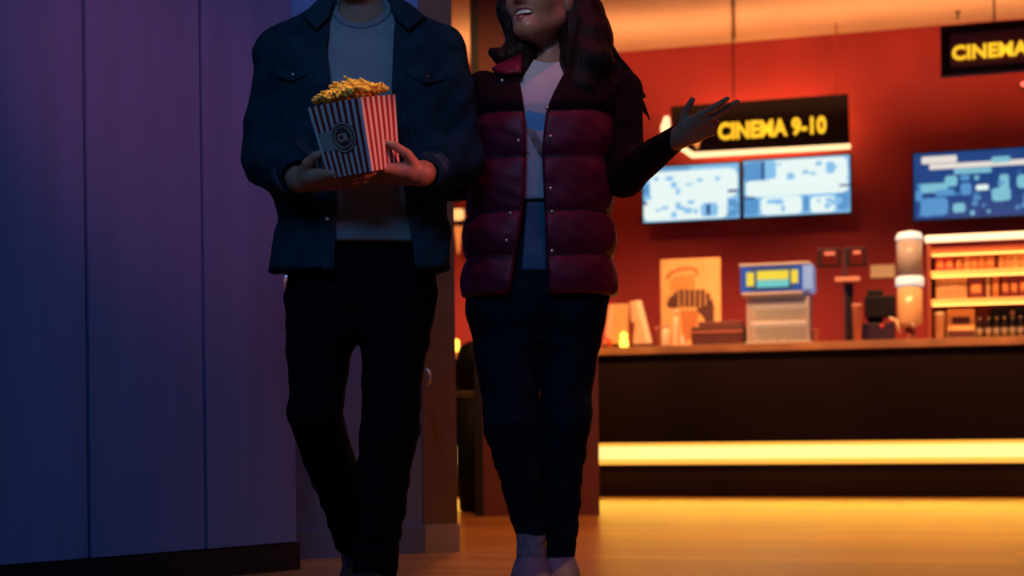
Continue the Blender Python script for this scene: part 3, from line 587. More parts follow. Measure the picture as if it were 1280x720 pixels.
# ================================================================== PEOPLE
M_skin = mat('skin_light_brown', (.42, .20, .12), .5, var=.08, vs=30); M_skinw = mat('skin_brown', (.34, .17, .105), .45, var=.06, vs=30)
M_lip = mat('lips', (.33, .10, .08), .4); M_teeth = mat('teeth', (.75, .68, .60), .3); M_eye = mat('eye_white', (.7, .68, .65), .2); M_iris = mat('iris', (.03, .015, .01), .15)
class Head:
    def __init__(s, c, yaw, pitch, sc=1., smile=True):
        F = np.array([-math.sin(yaw)*math.cos(pitch), -math.cos(yaw)*math.cos(pitch), math.sin(pitch)]); R = np.array([math.cos(yaw), -math.sin(yaw), 0.]); Uv = np.cross(F, R)
        if Uv[2] < 0: Uv = -Uv
        s.M = A(np.stack([R, F, Uv], 1)); s.c = A(c); s.sc = sc; s.smile = smile
    def loc(s, p): return (p-s.c)@s.M/s.sc
    def w(s, q): return s.c+s.M@A(q)*s.sc
    def lips(s, l):
        m = l*A([1, 1, 1]); m[:, 0] = np.abs(m[:, 0])
        up = .010 if s.smile else 0; cx = .031 if s.smile else .027; cy = .074 if s.smile else .079
        return np.minimum(cap(m, (0, .0955, -.0605), (cx, cy, -.066+up), .0058, .0032), cap(m, (0, .0925, -.080 if s.smile else -.079), (cx, cy, -.067+up), .0066, .0032))
    def __call__(s, p):
        l = s.loc(p); m = l.copy(); m[:, 0] = np.abs(m[:, 0])
        d = U(.04, ell(l, (0, -.012, .03), (.073, .095, .09)), ell(l, (0, .022, -.03), (.060, .073, .085)))
        d = U(.03, d, cap(m, (.050, .002, -.058), (.016, .062, -.097), .016, .014), ell(l, (0, .066, -.099), (.021, .022, .018)), ell(m, (.036, .064, -.028), (.022, .022, .022)))
        d = U(.018, d, cap(m, (.012, .088, .026), (.045, .078, .024), .008))
        d = smax(d, -ell(m, (.031, .100, .004), (.018, .016, .013)), .012)
        d = np.minimum(d, ell(m, (.031, .0805, .004), (.0125, .0125, .0115)))
        d = U(.012, d, cap(l, (0, .090, .012), (0, .108, -.033), .007, .0115), ell(m, (.011, .096, -.037), (.0085, .011, .008)))
        d = U(.008, d, s.lips(l))
        if s.smile:
            d = smax(d, -ell(l, (0, .092, -.0675), (.029, .026, .0085)), .003)
        d = U(.008, d, ell(m, (.075, -.012, -.008), (.009, .019, .031)))
        return d*s.sc
    def slots(s, c, base):
        l = s.loc(c); r = base.copy(); m = l.copy(); m[:, 0] = np.abs(m[:, 0])
        near = np.linalg.norm(l, axis=1) < .17
        r[near & (s.lips(l) < .0022)] = 1
        ey = near & (np.abs(ell(m, (.031, .0805, .004), (.0125, .0125, .0115))) < .0012) & (np.abs(m[:, 2]-.003) < .0052); r[ey] = 3
        r[ey & (np.linalg.norm(m[:, [0, 2]]-A([.031, .004]), axis=1) < .0062)] = 4
        return r
class Hand:
    """wrist, finger direction F, palm normal N, curl (three bends) per finger from index to little, thumb points in hand axes"""
    def __init__(s, w, F, N, thumb_side, curls, thumb, sc=1., spread=.05, back=None):
        F = np.array(F, float); F /= np.linalg.norm(F); N = np.array(N, float); N -= F*(N@F); N /= np.linalg.norm(N); Lt = np.cross(F, N)
        if Lt@np.array(thumb_side, float) < 0: Lt = -Lt
        s.segs = []; w = np.array(w, float); s.w = w; k = sc
        kn = [w+k*(F*.088+Lt*.033), w+k*(F*.093+Lt*.011), w+k*(F*.088-Lt*.011), w+k*(F*.078-Lt*.031)]
        for q in kn: s.segs.append((w+k*F*.01+(q-w-k*F*.09)*.45, q, .0165*k, .0115*k, 1))
        s.segs.append((w+k*(F*.03+Lt*.018), w+k*(F*.072+Lt*.012), .018*k, .014*k, 1)); s.segs.append((w+k*(F*.03-Lt*.018), w+k*(F*.065-Lt*.018), .017*k, .013*k, 1))
        bk = -F if back is None else np.array(back, float)/np.linalg.norm(back)
        s.segs.append((w+k*bk*.06, w+k*bk*.005, .026*k, .025*k, 1)); s.segs.append((w+k*bk*.005, w+k*F*.022, .025*k, .023*k, 1))
        lens = ((.040, .025, .020), (.044, .028, .021), (.041, .026, .020), (.032, .020, .018))
        for i in range(4):
            p = kn[i]; a = 0.; D0 = F+Lt*spread*(1.5-i)
            for j in range(3):
                a += curls[i][j]; dv = D0*math.cos(a)+N*math.sin(a); dv /= np.linalg.norm(dv); q = p+dv*lens[i][j]*k
                s.segs.append((p, q, (.0092, .0084, .0078)[j]*k, (.0086, .0078, .0064)[j]*k, 0)); p = q
        tp = [w+k*(F*x+Lt*y+N*z) for x, y, z in thumb]; tr = (.015, .0115, .0098, .0078)
        for j in range(len(tp)-1): s.segs.append((tp[j], tp[j+1], tr[j]*k, tr[j+1]*k, 0))
    def __call__(s, p):
        pa = None; r = None
        for a, b, ra, rb, pal in s.segs:
            d = cap(p, a, b, ra, rb)
            if pal: pa = d if pa is None else smin(pa, d, .014)
            else: r = d if r is None else smin(r, d, .0025)
        return smin(pa, r, .006)
def box_hull(*ps, pad): a = np.array(ps); return a.min(0)-pad, a.max(0)+pad
# ------------------------------------------------------------------ THE MAN
YM = 3.52
def m(u, v, d=0.): return P(u, v, YM-d)
man = thing('person', 'man in dark denim shirt jacket and grey tee holding the popcorn box', 'person', (m(450, 500)[0], YM, 0))
LJ = Loft([(-4, 404, 497, -.03, .075), (12, 392, 508, -.03, .088), (26, 368, 532, -.025, .10), (42, 346, 556, -.02, .115), (62, 338, 566, -.01, .128), (120, 338, 566, .01, .140), (200, 348, 558, .01, .142), (250, 351, 556, .01, .142), (300, 343, 561, .01, .145), (341, 336, 567, .01, .148)], YM)
LT = Loft([(2, 412, 488, -.03, .068), (16, 400, 500, -.03, .078), (30, 376, 524, -.025, .09), (46, 356, 546, -.02, .103), (66, 348, 556, -.01, .112), (120, 350, 554, .012, .122), (200, 360, 548, .012, .124), (250, 362, 545, .012, .124), (310, 358, 550, .012, .126)], YM)
armL = [m(352, 70, -.005), m(334, 200, .0), m(368, 218, .21)]; armR = [m(552, 70, -.005), m(572, 200, .0), m(535, 216, .20)]
HML = Hand(m(374, 224, .235), (.84, -.20, -.06), (.10, .25, 1), (0, -1, 0), [(-.02, .18, .2), (0, .2, .2), (.02, .2, .25), (.05, .25, .25)], [(.02, .026, .006), (.034, .046, .018), (.054, .056, .032), (.074, .056, .044)], back=armL[1]-armL[2])
HMR = Hand(m(527, 217, .235), (-.88, -.16, -.03), (.06, .25, 1), (0, -1, 0), [(0, .15, .2), (0, .18, .2), (.02, .2, .25), (.05, .25, .25)], [(.02, .028, .010), (.036, .050, .026), (.062, .058, .042), (.089, .056, .055)], back=armR[1]-armR[2])
HM = Head(m(452, -62, .02), .25, .0, 1.03, smile=False)
kneeL, kneeR = m(393, 512, .03), m(486, 540, .06); ankL, ankR = m(452, 690, -.30), m(466, 738, .03)
def man_body(p):
    d = smin(LT(p, -.013), cap(p, m(450, 40, -.03), m(452, -20, -.01), .062, .057), .03)
    d = smin(d, HM(p), .03)
    for arm, hd in ((armL, HML), (armR, HMR)): d = smin(d, chain(p, [arm[0], arm[1], hd.w], [.046, .038, .027]), .02)
    d = smin(d, smin(HML(p), HMR(p), .001), .008)
    d = smin(d, Loft([(280, 372, 534, .0, .10), (340, 374, 530, 0, .105), (390, 374, 526, 0, .10)], YM)(p), .03)
    for hp_, kn, an in ((m(408, 380), kneeL, ankL), (m(494, 380), kneeR, ankR)): d = smin(d, chain(p, [hp_, kn, an], [.072, .046, .036]), .03)
    d = smin(d, cap(p, ankL+A([0, .01, -.03]), [ankL[0]-.01, ankL[1]-.11, .035], .034, .026), .02); d = smin(d, cap(p, ankR+A([0, .01, -.01]), [ankR[0]-.01, ankR[1]-.14, .035], .034, .026), .02)
    return d
lo, hi = (-.74, 3.12, -.02), (-.02, 4.0, 1.78)
nets('body', man_body, lo, hi, .0036, [M_skin, M_lip, M_teeth, M_eye, M_iris], man, slot=lambda c: HM.slots(c, np.zeros(len(c), np.int32)))
def man_hair(p):
    l = HM.loc(p); d = ell(l, (0, -.018, .042), (.082, .100, .092)); d = smax(d, -(ell(l, (0, .075, -.03), (.072, .065, .085))), .015)
    return smax(d, -.055-l[:, 2], .01)*HM.sc+wave(p, (70, 70, 40), .003, 3)
c = HM.c; nets('hair', man_hair, c-.16, c+.2, .005, mat('hair_dark', (.012, .008, .006), .45, bump=.6, bs=120), man)
M_tee = mat('grey_tee', (.30, .31, .32), .85, var=.10, vs=14, bump=.12, bs=300)
def man_tee(p):
    d = LT(p)+wave(p, (9, 9, 14), .004, 11); nk = cap(p, m(450, 60, .02), m(452, -60, .03), .078)
    nk2 = cap(p, m(452, 8, .05), m(453, -40, .10), .062, .075)
    return smax(smax(d, -cap(p, m(450, 40, -.03), m(452, -60, -.01), .066), .004), -nk2, .006)
nets('tee_shirt', man_tee, (-.64, 3.3, .80), (-.12, 3.75, 1.56), .005, M_tee, man)
# ribbed neckline follows the opening
def man_rib(p): return smax(np.abs(man_tee(p)-.001)-.004, cap(p, m(452, 8, .05), m(453, -40, .10), .062, .075)-.013, .002)
nets('neckline', man_rib, (-.52, 3.3, 1.36), (-.22, 3.7, 1.56), .004, mat('tee_rib', (.24, .25, .27), .85), man)
# jacket
def xs(rows, Yd): q = sorted([(P(u, v, Yd)[2], P(u, v, Yd)[0]) for v, u in rows]); return np.array(q)
OL = xs([(-10, 417), (20, 411), (60, 408), (100, 413), (180, 417), (240, 420), (345, 419)], YM-.13); OR = xs([(-10, 487), (20, 491), (60, 491), (110, 490), (180, 497), (240, 506), (345, 521)], YM-.13)
def man_outer(p):
    d = LJ(p)
    for arm in (armL, armR): d = smin(d, chain(p, arm, [.064, .064, .047], .02), .045)
    return d+wave(p, (13, 13, 20), .0055, 21)+wave(p, (35, 35, 22), .002, 22)
def man_jacket(p):
    z = p[:, 2]; o = man_outer(p)
    op = np.maximum(np.interp(z, OL[:, 0], OL[:, 1]).astype(f32)-p[:, 0], p[:, 0]-np.interp(z, OR[:, 0], OR[:, 1]).astype(f32)); op = np.maximum(op, p[:, 1]-(YM-.02))
    d = smax(o, -op, .006); d = smax(d, -LT(p, .006, cut=False), .004)
    d = smax(d, -cap(p, m(450, 60, -.02), m(452, -60, .0), .074), .004)
    for arm in (armL, armR): d = np.maximum(d, -cap(p, arm[2]+(arm[2]-arm[1])*.0, arm[2]+(arm[2]-arm[1])*.3, .033, .036))
    return smax(d, m(450, 340, .1)[2]-z+.006*np.sin(p[:, 0]*16), .006)
M_den = mat('dark_denim', (.012, .040, .056), .9, var=.3, vs=16, bump=.25, bs=260, spec=.12)
jk = nets('denim_jacket', man_jacket, (-.78, 3.16, .74), (-.02, 3.78, 1.60), .005, M_den, man)
def patch(name, poly, d0, surf, t0, t1, mt, par, Yb, h=.003, wv=None):
    pts = [P(u, v, Yb-d0) for u, v in poly]; pl = [(q[0], q[2]) for q in pts]
    fn = lambda p: smax(smax(poly2(p, pl), surf(p)-t1, .002), np.maximum(t0-surf(p), p[:, 1]-Yb), .002)
    xs_ = [q[0] for q in pl]; zs_ = [q[1] for q in pl]
    return nets(name, fn, (min(xs_)-.02, Yb-.24, min(zs_)-.02), (max(xs_)+.02, Yb+.02, max(zs_)+.02), h, mt, par)
M_den2 = mat('denim_trim', (.016, .042, .060), .9, var=.2, vs=20, bump=.2, bs=260, spec=.12)
patch('pocket_flap', [(345, 84), (384, 86), (384, 95), (365, 102), (346, 94)], .13, man_outer, -.003, .006, M_den2, jk, YM)
patch('pocket_flap', [(509, 84), (556, 81), (556, 94), (532, 104), (509, 95)], .13, man_outer, -.003, .006, M_den2, jk, YM)
patch('placket', [(388, 60), (410, 70), (415, 105), (419, 180), (421, 240), (420, 338), (404, 338), (402, 200), (394, 110)], .13, man_outer, -.003, .0035, M_den, jk, YM)
patch('placket', [(491, 62), (490, 110), (497, 180), (506, 240), (520, 338), (536, 338), (522, 240), (512, 180), (508, 110), (508, 62)], .13, man_outer, -.003, .0035, M_den, jk, YM)
def man_collar(side):
    pl = [(q[0], q[2]) for q in ([m(u, v, .06) for u, v in ((411, -14), (392, 2), (379, 22), (399, 45), (414, 26), (417, 6))] if side < 0 else [m(u, v, .06) for u, v in ((489, -14), (512, 0), (532, 20), (513, 46), (494, 26), (487, 6))])]
    return lambda p: smax(smax(poly2(p, pl), man_outer(p)-.017, .004), np.maximum(.002-man_outer(p), p[:, 1]-(YM-.01)), .003)
for sd in (-1, 1): nets('collar', man_collar(sd), (-.56, 3.2, 1.36), (-.16, 3.6, 1.58), .0035, M_den2, jk)
# stand collar behind the neck
nets('collar_stand', lambda p: smax(np.maximum(np.abs(cap(p, m(450, 60, -.02), m(452, -60, .0), .082))-.005, np.maximum(m(450, 22)[2]-p[:, 2]-.25*(p[:, 1]-YM), p[:, 2]-m(450, -14)[2]-.2*(p[:, 1]-YM))), (YM-.03)-p[:, 1], .004), (-.56, 3.36, 1.36), (-.18, 3.76, 1.62), .004, M_den2, jk)
for arm in (armL, armR):
    dv = (arm[2]-arm[1])/np.linalg.norm(arm[2]-arm[1])
    nets('cuff', lambda p: smax(np.maximum(cap(p, arm[2]-dv*.04, arm[2]+dv*.004, .049, .046), -cap(p, arm[2]-dv*.1, arm[2]+dv*.1, .034, .034)), np.abs((p-A(arm[2]-dv*.016))@A(dv))-.022, .004), arm[2]-.09, arm[2]+.09, .0035, mat('cuff_denim', (.05, .085, .12), .8, var=.2, vs=20, bump=.2, bs=260), jk)
def hit(fn, u, v, Yc, near=.34):
    """first point of the surface fn on the sight line through (u, v)"""
    ys = np.linspace(Yc-near, Yc+.2, 800); pp = np.stack([P(u, v, y) for y in ys]).astype(f32); k = np.nonzero(fn(pp) < 0)[0]
    return P(u, v, ys[k[0]] if len(k) else Yc-.13)
M_but = mat('silver_snap', (.75, .68, .6), .25, .9)
def snaps(fn, spots, par, Yc, r, lift=.002):
    for u, v in spots:
        c = hit(fn, u, v, Yc); obj('snap_button', ball(NB(), (c[0], c[1]-lift, c[2]), r, 2, (1, .6, 1)), M_but, par, True)
snaps(man_outer, [(367, 94), (533, 97), (409, 274)], jk, YM, .0055, .006)
# trousers
LP = Loft([(285, 366, 539, .0, .112), (330, 366, 543, 0, .12), (372, 368, 535, 0, .112), (400, 382, 522, 0, .09), (418, 392, 510, 0, .075)], YM)
def man_trousers(p):
    a = chain(p, [m(406, 385, .0), kneeL, ankL+A([0, 0, -.02])], [.090, .066, .052], .02); b = chain(p, [m(496, 385, .0), kneeR, ankR+A([0, 0, .01])], [.089, .067, .053], .02)
    d = smin(smin(a, b, .012), LP(p), .06)
    z = p[:, 2]; d = d+wave(p, (14, 14, 26), .0045, 31)+wave(p, (30, 30, 60), .003, 32)*np.clip((.55-z)*4, 0, 1)
    return smax(d, np.where(p[:, 1] > YM+.12, .115, .075)-z, .006)
nets('trousers', man_trousers, (-.64, 3.3, .04), (-.12, 4.05, .98), .005, mat('black_trousers', (.0045, .0055, .007), .9, spec=.06, var=.2, vs=20, bump=.2, bs=200), man)
M_shoe = mat('dark_leather', (.03, .022, .018), .4); M_sole = mat('dark_sole', (.02, .02, .02), .7)
def shoe(par, ank, yaw, heel, mt, ms, ln=.27):
    """a shoe whose toe points along yaw (0 = towards the camera); heel: height of the heel off the floor"""
    D = np.array([math.sin(yaw), -math.cos(yaw), 0]); hc = np.array([ank[0], ank[1], 0])-D*.045; a = math.asin(min(.8, heel/.2)); D2 = D*math.cos(a)+np.array([0, 0, -math.sin(a)]); b0 = hc+np.array([0, 0, heel])
    def up(p): return smax(U(.04, cap(p, b0+A([0, 0, .05]), b0+D2*.06+A([0, 0, .058]), .036, .04), cap(p, b0+D2*.06+A([0, 0, .05]), b0+D2*(ln-.075)+A([0, 0, .036]), .042, .036), cap(p, b0+D*.04+A([0, 0, .06]), b0+D*.04+A([0, 0, .10]), .038, .036)), .017+b0[2]-p[:, 2]-((p-A(b0))@A(D))*math.tan(a), .004)
    def so(p): k = (p-A(b0))@A(D); zz = p[:, 2]-b0[2]+k*math.tan(a); q = p.copy(); q[:, 2] = 0; bb = b0.copy(); bb[2] = 0; return np.maximum(np.minimum(cap(q, bb, bb+D*.06, .037, .041), cap(q, bb+D*.06, bb+D*(ln-.07), .043, .039)), np.maximum(zz-.018, .0005-zz))
    lo_ = np.minimum(hc, hc+D*ln)-.08; hi_ = np.maximum(hc, hc+D*ln)+.08; lo_[2] = -.02; hi_[2] = .2+heel
    o = nets('shoe', up, lo_, hi_, .004, mt, par); nets('sole', so, lo_, hi_, .004, ms, o); return o
shoe(man, ankL, -.1, .07, M_shoe, M_sole); shoe(man, ankR, -.08, 0, M_shoe, M_sole)
# ------------------------------------------------------------------ THE POPCORN BOX
TOP = np.array([[-.451, 3.197, 1.164], [-.325, 3.128, 1.170], [-.258, 3.251, 1.205]]); BOT = np.array([[-.410, 3.233, 1.011], [-.306, 3.177, 1.016], [-.252, 3.278, 1.045]])
T4 = np.vstack([TOP, TOP[0]+TOP[2]-TOP[1]]); B4 = np.vstack([BOT, BOT[0]+BOT[2]-BOT[1]])
pb = thing('popcorn_box', 'red and white striped popcorn box held in the hands of the man', 'box', B4.mean(0))
M_pw = mat('box_white', (.62, .56, .54), .6); M_pr = mat('box_red', (.26, .005, .008), .6)
ctr = (T4.mean(0)+B4.mean(0))/2
def face_pt(i, x, y, off=0.):
    a, b, c_, d_ = B4[i], B4[(i+1) % 4], T4[(i+1) % 4], T4[i]; p = (a*(1-x)+b*x)*(1-y)+(d_*(1-x)+c_*x)*y
    n = np.cross(b-a, d_-a); n /= np.linalg.norm(n); n = n if n@(p-ctr) > 0 else -n; return p+n*off
for i in range(4):
    bm = NB(); nx = (17, 13)[i % 2]; ny = 8; g = [[bm.verts.new(face_pt(i, x/nx, y/ny, .0012*math.sin(x/nx*math.pi)*math.sin(y/ny*2.6))) for x in range(nx+1)] for y in range(ny+1)]
    g2 = [[bm.verts.new(face_pt(i, .004+.992*x/nx, y/ny, -.0012)) for x in range(nx+1)] for y in range(ny+1)]
    for y in range(ny):
        for x in range(nx):
            fc = bm.faces.new([g[y][x], g[y][x+1], g[y+1][x+1], g[y+1][x]]); fc.material_index = x % 2; bm.faces.new([g2[y][x], g2[y+1][x], g2[y+1][x+1], g2[y][x+1]])
    obj('side_panel', bm, [M_pw, M_pr], pb, True)
bm = NB(); bm.faces.new([bm.verts.new([float(v) for v in B4[i]+(ctr-B4[i])*.015]) for i in range(4)]); g = bmesh.ops.extrude_face_region(bm, geom=bm.faces[:])
for v in g['geom']:
    if isinstance(v, bmesh.types.BMVert): v.co.z += .002
obj('bottom_panel', bm, M_pw, pb)
# round badge on the left face, and the pale band beside it
M_bd = mat('badge_maroon', (.11, .03, .026), .6); M_bl = mat('badge_pale', (.55, .46, .42), .6)
def disc(bm, x, y, r0, r1, o0, o1, seg=36, asp=1.):
    ux = B4[1]-B4[0]; wx = np.linalg.norm(face_pt(0, 1, y)-face_pt(0, 0, y)); hy = np.linalg.norm(face_pt(0, x, 1)-face_pt(0, x, 0))
    R = []
    for r in (r1, r0):
        for o_ in (o0, o1): R.append([bm.verts.new([float(v) for v in face_pt(0, x+r*math.cos(t)/wx*asp, y+r*math.sin(t)/hy, o_)]) for t in np.linspace(0, 2*math.pi, seg, endpoint=False)] if r > 0 else None)
    if r0 > 0:
        for a, b in ((0, 1), (1, 3), (3, 2), (2, 0)):
            for k in range(seg): bm.faces.new([R[a][k], R[a][(k+1) % seg], R[b][(k+1) % seg], R[b][k]])
    else:
        bm.faces.new(R[0]); bm.faces.new(R[1])
        for k in range(seg): bm.faces.new([R[0][k], R[0][(k+1) % seg], R[1][(k+1) % seg], R[1][k]])
    return bm
bm = NB(); box8(bm, [face_pt(0, x, y, o_) for (y, o_) in ((.38, .0016), (.38, .0022), (.62, .0022), (.62, .0016)) for x in (.10, .62)][0:0] or [face_pt(0, .08, .37, .0014), face_pt(0, .60, .37, .0014), face_pt(0, .60, .37, .002), face_pt(0, .08, .37, .002), face_pt(0, .08, .63, .0014), face_pt(0, .60, .63, .0014), face_pt(0, .60, .63, .002), face_pt(0, .08, .63, .002)])
obj('pale_band', bm, mat('band_grey', (.34, .30, .30), .6), pb)
bd = obj('round_badge', disc(NB(), .55, .52, 0, .034, .0014, .0036), M_bd, pb)
for (a, b) in ((.0300, .0322), (.0235, .0248), (.0205, .0211)): obj('badge_ring', disc(NB(), .55, .52, a, b, .003, .0046), M_bl, bd)
fx = face_pt(0, 1, .52)-face_pt(0, 0, .52); fx /= np.linalg.norm(fx); fz = face_pt(0, .55, 1)-face_pt(0, .55, 0); fz -= fx*(fz@fx); fz /= np.linalg.norm(fz)
obj('badge_letters', text_bm('CR', face_pt(0, .55, .52, .0045)-fx*.0135-fz*.009, fx, fz, .018, .001, .027, .02), M_bl, bd)
# popcorn heap
bm = NB(); M_pop = mat('popcorn', (.90, .52, .07), .7, var=.3, vs=120)
tc_ = T4.mean(0); ax_ = T4[1]-T4[0]; ay_ = T4[2]-T4[1]; an_ = np.cross(ax_, ay_); an_ /= np.linalg.norm(an_); an_ = an_ if an_[2] > 0 else -an_
for k in range(520):
    x, y = rng.uniform(-.43, .43, 2); r2 = max(abs(x), abs(y))*2; hgt = .040*(1-r2**1.9)+.004; lvl = hgt-rng.uniform(0, .012) if k < 400 else hgt*rng.uniform(0, 1)
    lift = np.array([0, 0, .0])+an_*(lvl-.008); c = tc_+ax_*x*.97+ay_*y*.97+lift+an_*.006
    if r2 > .70: c = tc_+ax_*x*1.0+ay_*y*1.0+an_*(.0155+rng.uniform(0, .003))
    for j in range(3):
        o_ = rng.normal(size=3)*.0042; ball(bm, c+o_, rng.uniform(.0036, .0062), 1, (1, rng.uniform(.75, 1), rng.uniform(.7, 1)))
tag(obj('popcorn', bm, M_pop, None, True), 'heap of golden popcorn filling the striped box', 'popcorn', kind='stuff')
# ------------------------------------------------------------------ THE WOMAN
YW = 3.68
def w(u, v, d=0.): return P(u, v, YW-d)
wom = thing('person', 'smiling woman in maroon puffer vest and jeans with one open palm raised', 'person', (w(680, 500)[0], YW, 0))
LV = Loft([(76, 640, 722, -.03, .08), (86, 622, 748, -.03, .095), (96, 604, 770, -.025, .11), (112, 596, 778, -.015, .122), (140, 592, 772, 0, .134), (190, 590, 766, .0, .138), (240, 584, 765, 0, .134), (300, 580, 768, 0, .138), (373, 578, 770, 0, .142)], YW)
LW = Loft([(72, 655, 714, -.03, .06), (84, 640, 735, -.03, .074), (98, 622, 754, -.025, .088), (112, 612, 762, -.015, .098), (140, 610, 756, .0, .108), (190, 612, 748, .0, .110), (258, 612, 746, 0, .106)], YW)
aL = [w(775, 112, -.01), w(781, 220, .05), w(848, 170, .21)]; aR = [w(606, 112, -.01), w(594, 226, -.08), w(548, 236, -.10)]
HWL = Hand(w(852, 170, .222), (.74, -.56, .27), (-.15, .75, .62), (0, .2, 1), [(-.04, .06, .06), (.04, .05, .05), (1.15, 1.4, .8), (1.25, 1.4, .8)], [(.02, .026, .006), (.036, .042, .016), (.058, .056, .026), (.076, .066, .034)], .90, .07, back=aL[1]-aL[2])
HWR = Hand(w(546, 237, -.10), (-.9, .0, .2), (0, -1, .1), (0, 0, 1), [(.2, .4, .3)]*4, [(.02, .028, .006), (.040, .042, .024), (.060, .046, .044), (.080, .04, .06)], .92)
HW = Head(w(678, 1, .02), .58, .14, 1.02)
kL, kR = w(640, 530, .05), w(706, 520, .03); nL, nR = w(664, 680, .06), w(699, 708, .0)
def wom_body(p):
    d = smin(LW(p, -.012), cap(p, w(688, 92, -.03), w(684, 20, -.01), .050, .047), .03); d = smin(d, HW(p), .025)
    for arm, hd in ((aL, HWL), (aR, HWR)): d = smin(d, chain(p, [arm[0], arm[1], hd.w], [.038, .032, .022]), .02)
    d = smin(d, smin(HWL(p), HWR(p), .001), .008)
    d = smin(d, Loft([(240, 620, 740, 0, .09), (300, 608, 748, 0, .095), (370, 604, 746, 0, .105)], YW)(p), .03)
    for hp_, kn, an in ((w(634, 375), kL, nL), (w(716, 375), kR, nR)): d = smin(d, chain(p, [hp_, kn, an], [.07, .042, .03]), .03)
    for an in (nL, nR): d = smin(d, cap(p, A(an)*A([1, 1, 0])+A([0, .01, .06]), [an[0]-.01, an[1]-.13, .032], .030, .022), .02)
    return d
nets('body', wom_body, (-.34, 3.3, -.02), (.62, 4.0, 1.72), .0036, [M_skinw, M_lip, M_teeth, M_eye, M_iris], wom, slot=lambda c: HW.slots(c, np.zeros(len(c), np.int32)))
def wom_teeth(p):
    l = HW.loc(p); x = l[:, 0]; arc = np.sqrt(x*x+(l[:, 1]-.052)**2)-.0345; g = .0006*np.maximum(0, np.cos(x*2*np.pi/.0075))
    return np.maximum(np.maximum(np.abs(arc)-.003+g, np.abs(l[:, 2]+.0625-4*x*x)-.0058), np.maximum(.06-l[:, 1], np.abs(x)-.028))*.8
cT = HW.w((0, .08, -.064)); nets('teeth', wom_teeth, cT-.036, cT+.036, .0012, M_teeth, wom)
# hair: a cap over the skull and long locks down both sides
RL = [w(700, -30, -.01), w(720, 10, .0), w(733, 48, .02), w(735, 80, .05), w(727, 112, .07), w(715, 138, .08)]; RLr = [.05, .055, .062, .060, .046, .018]
RL2 = [w(716, -10, -.06), w(742, 50, -.06), w(752, 84, -.06), w(748, 112, -.03)]; RL2r = [.05, .045, .038, .02]
LLk = [w(640, -10, -.05), w(634, 14, -.03), w(648, 40, -.02), w(646, 62, .03), w(630, 70, .04), w(615, 65, .04)]; LLr = [.036, .030, .028, .030, .022, .007]
LL2 = [w(655, 48, -.02), w(655, 76, .02), w(650, 96, .05)]; LL2r = [.032, .026, .010]
def wom_hair(p):
    l = HW.loc(p); d = ell(l, (0, -.022, .040), (.088, .108, .096)); d = smax(d, -ell(l, (-.01, .085, -.03), (.064, .080, .092)), .015); d = smax(d, (-.05-l[:, 2])*HW.sc, .02)*HW.sc
    d = U(.03, d, chain(p, RL, RLr, .02), chain(p, RL2, RL2r, .02)); d = U(.015, d, chain(p, LLk, LLr, .015), chain(p, LL2, LL2r, .01))
    return d+wave(p, (55, 55, 9), .004, 41)+wave(p, (26, 26, 34), .006, 43)
M_hair = mat('hair_black_brown', (.014, .007, .005), .5, bump=.35, bs=260, spec=.15); nodes_stretch(M_hair, (1, 1, .06))
hr = nets('hair', wom_hair, (-.12, 3.44, 1.20), (.34, 3.90, 1.78), .004, M_hair, wom)
for pts in (((762, 76), (783, 92), (795, 112), (804, 130), (812, 150)), ((764, 80), (788, 100), (800, 124), (808, 143)), ((760, 72), (778, 84), (792, 100), (799, 120), (803, 138)), ((764, 60), (772, 72), (788, 90), (806, 122))):
    obj('hair_wisp', tube(NB(), [w(u, v, -.03-.004*i) for i, (u, v) in enumerate(pts)], [.009, .0075, .006, .0045, .002][:len(pts)], 6), M_hair, hr, True)
# white tee with a blue print
M_wt = mat('white_tee', (.52, .47, .48), .85, var=.05, vs=14, bump=.12, bs=300)
M_pr1 = mat('print_blue', (.09, .36, .60), .8); M_pr2 = mat('print_grey', (.26, .22, .20), .8, var=.5, vs=30)
def wom_tee(p): return smax(LW(p)+wave(p, (9, 9, 12), .003, 51), -cap(p, w(688, 92, -.02), w(684, 20, .02), .058, .064), .006)
zA, zB, zC, zD = (w(668, v, .1)[2] for v in (141, 163, 196, 240))
def tee_slot(c):
    z = c[:, 2]+.004*np.sin(c[:, 0]*90); r = np.zeros(len(c), np.int32); fr = c[:, 1] < YW-.05
    r[fr & (z < zA) & (z > zB)] = 1; r[fr & (z < zB) & (z > zC) & (np.sin(c[:, 0]*120+z*70) > -.1)] = 2; return r
nets('tee_shirt', wom_tee, (-.12, 3.5, .98), (.30, 3.84, 1.42), .004, [M_wt, M_pr1, M_pr2], wom, slot=tee_slot)
# puffer vest
VL = xs([(70, 652), (95, 649), (120, 653), (150, 657), (200, 658), (245, 656), (300, 648), (375, 636)], YW-.12); VR = xs([(70, 712), (90, 704), (115, 692), (140, 682), (190, 677), (255, 680), (320, 683), (375, 687)], YW-.12)
bands = np.array(sorted(w(690, v, .13)[2] for v in (74, 137, 193, 262, 318, 374)))
def puff(p):
    z = p[:, 2]+.004*np.sin(p[:, 0]*22); t = np.interp(z, bands, np.arange(len(bands))); fr = t-np.floor(t)
    return (np.sqrt(np.sin(np.pi*np.clip(fr, .001, .999)))*.013).astype(f32)
def wom_outer(p): return LV(p, .0)+.009-puff(p)+wave(p, (26, 26, 40), .0022, 61)
def vest_open(p):
    z = p[:, 2]; op = np.maximum(np.interp(z, VL[:, 0], VL[:, 1]).astype(f32)-p[:, 0], p[:, 0]-np.interp(z, VR[:, 0], VR[:, 1]).astype(f32)); return np.maximum(op, p[:, 1]-(YW-.02))
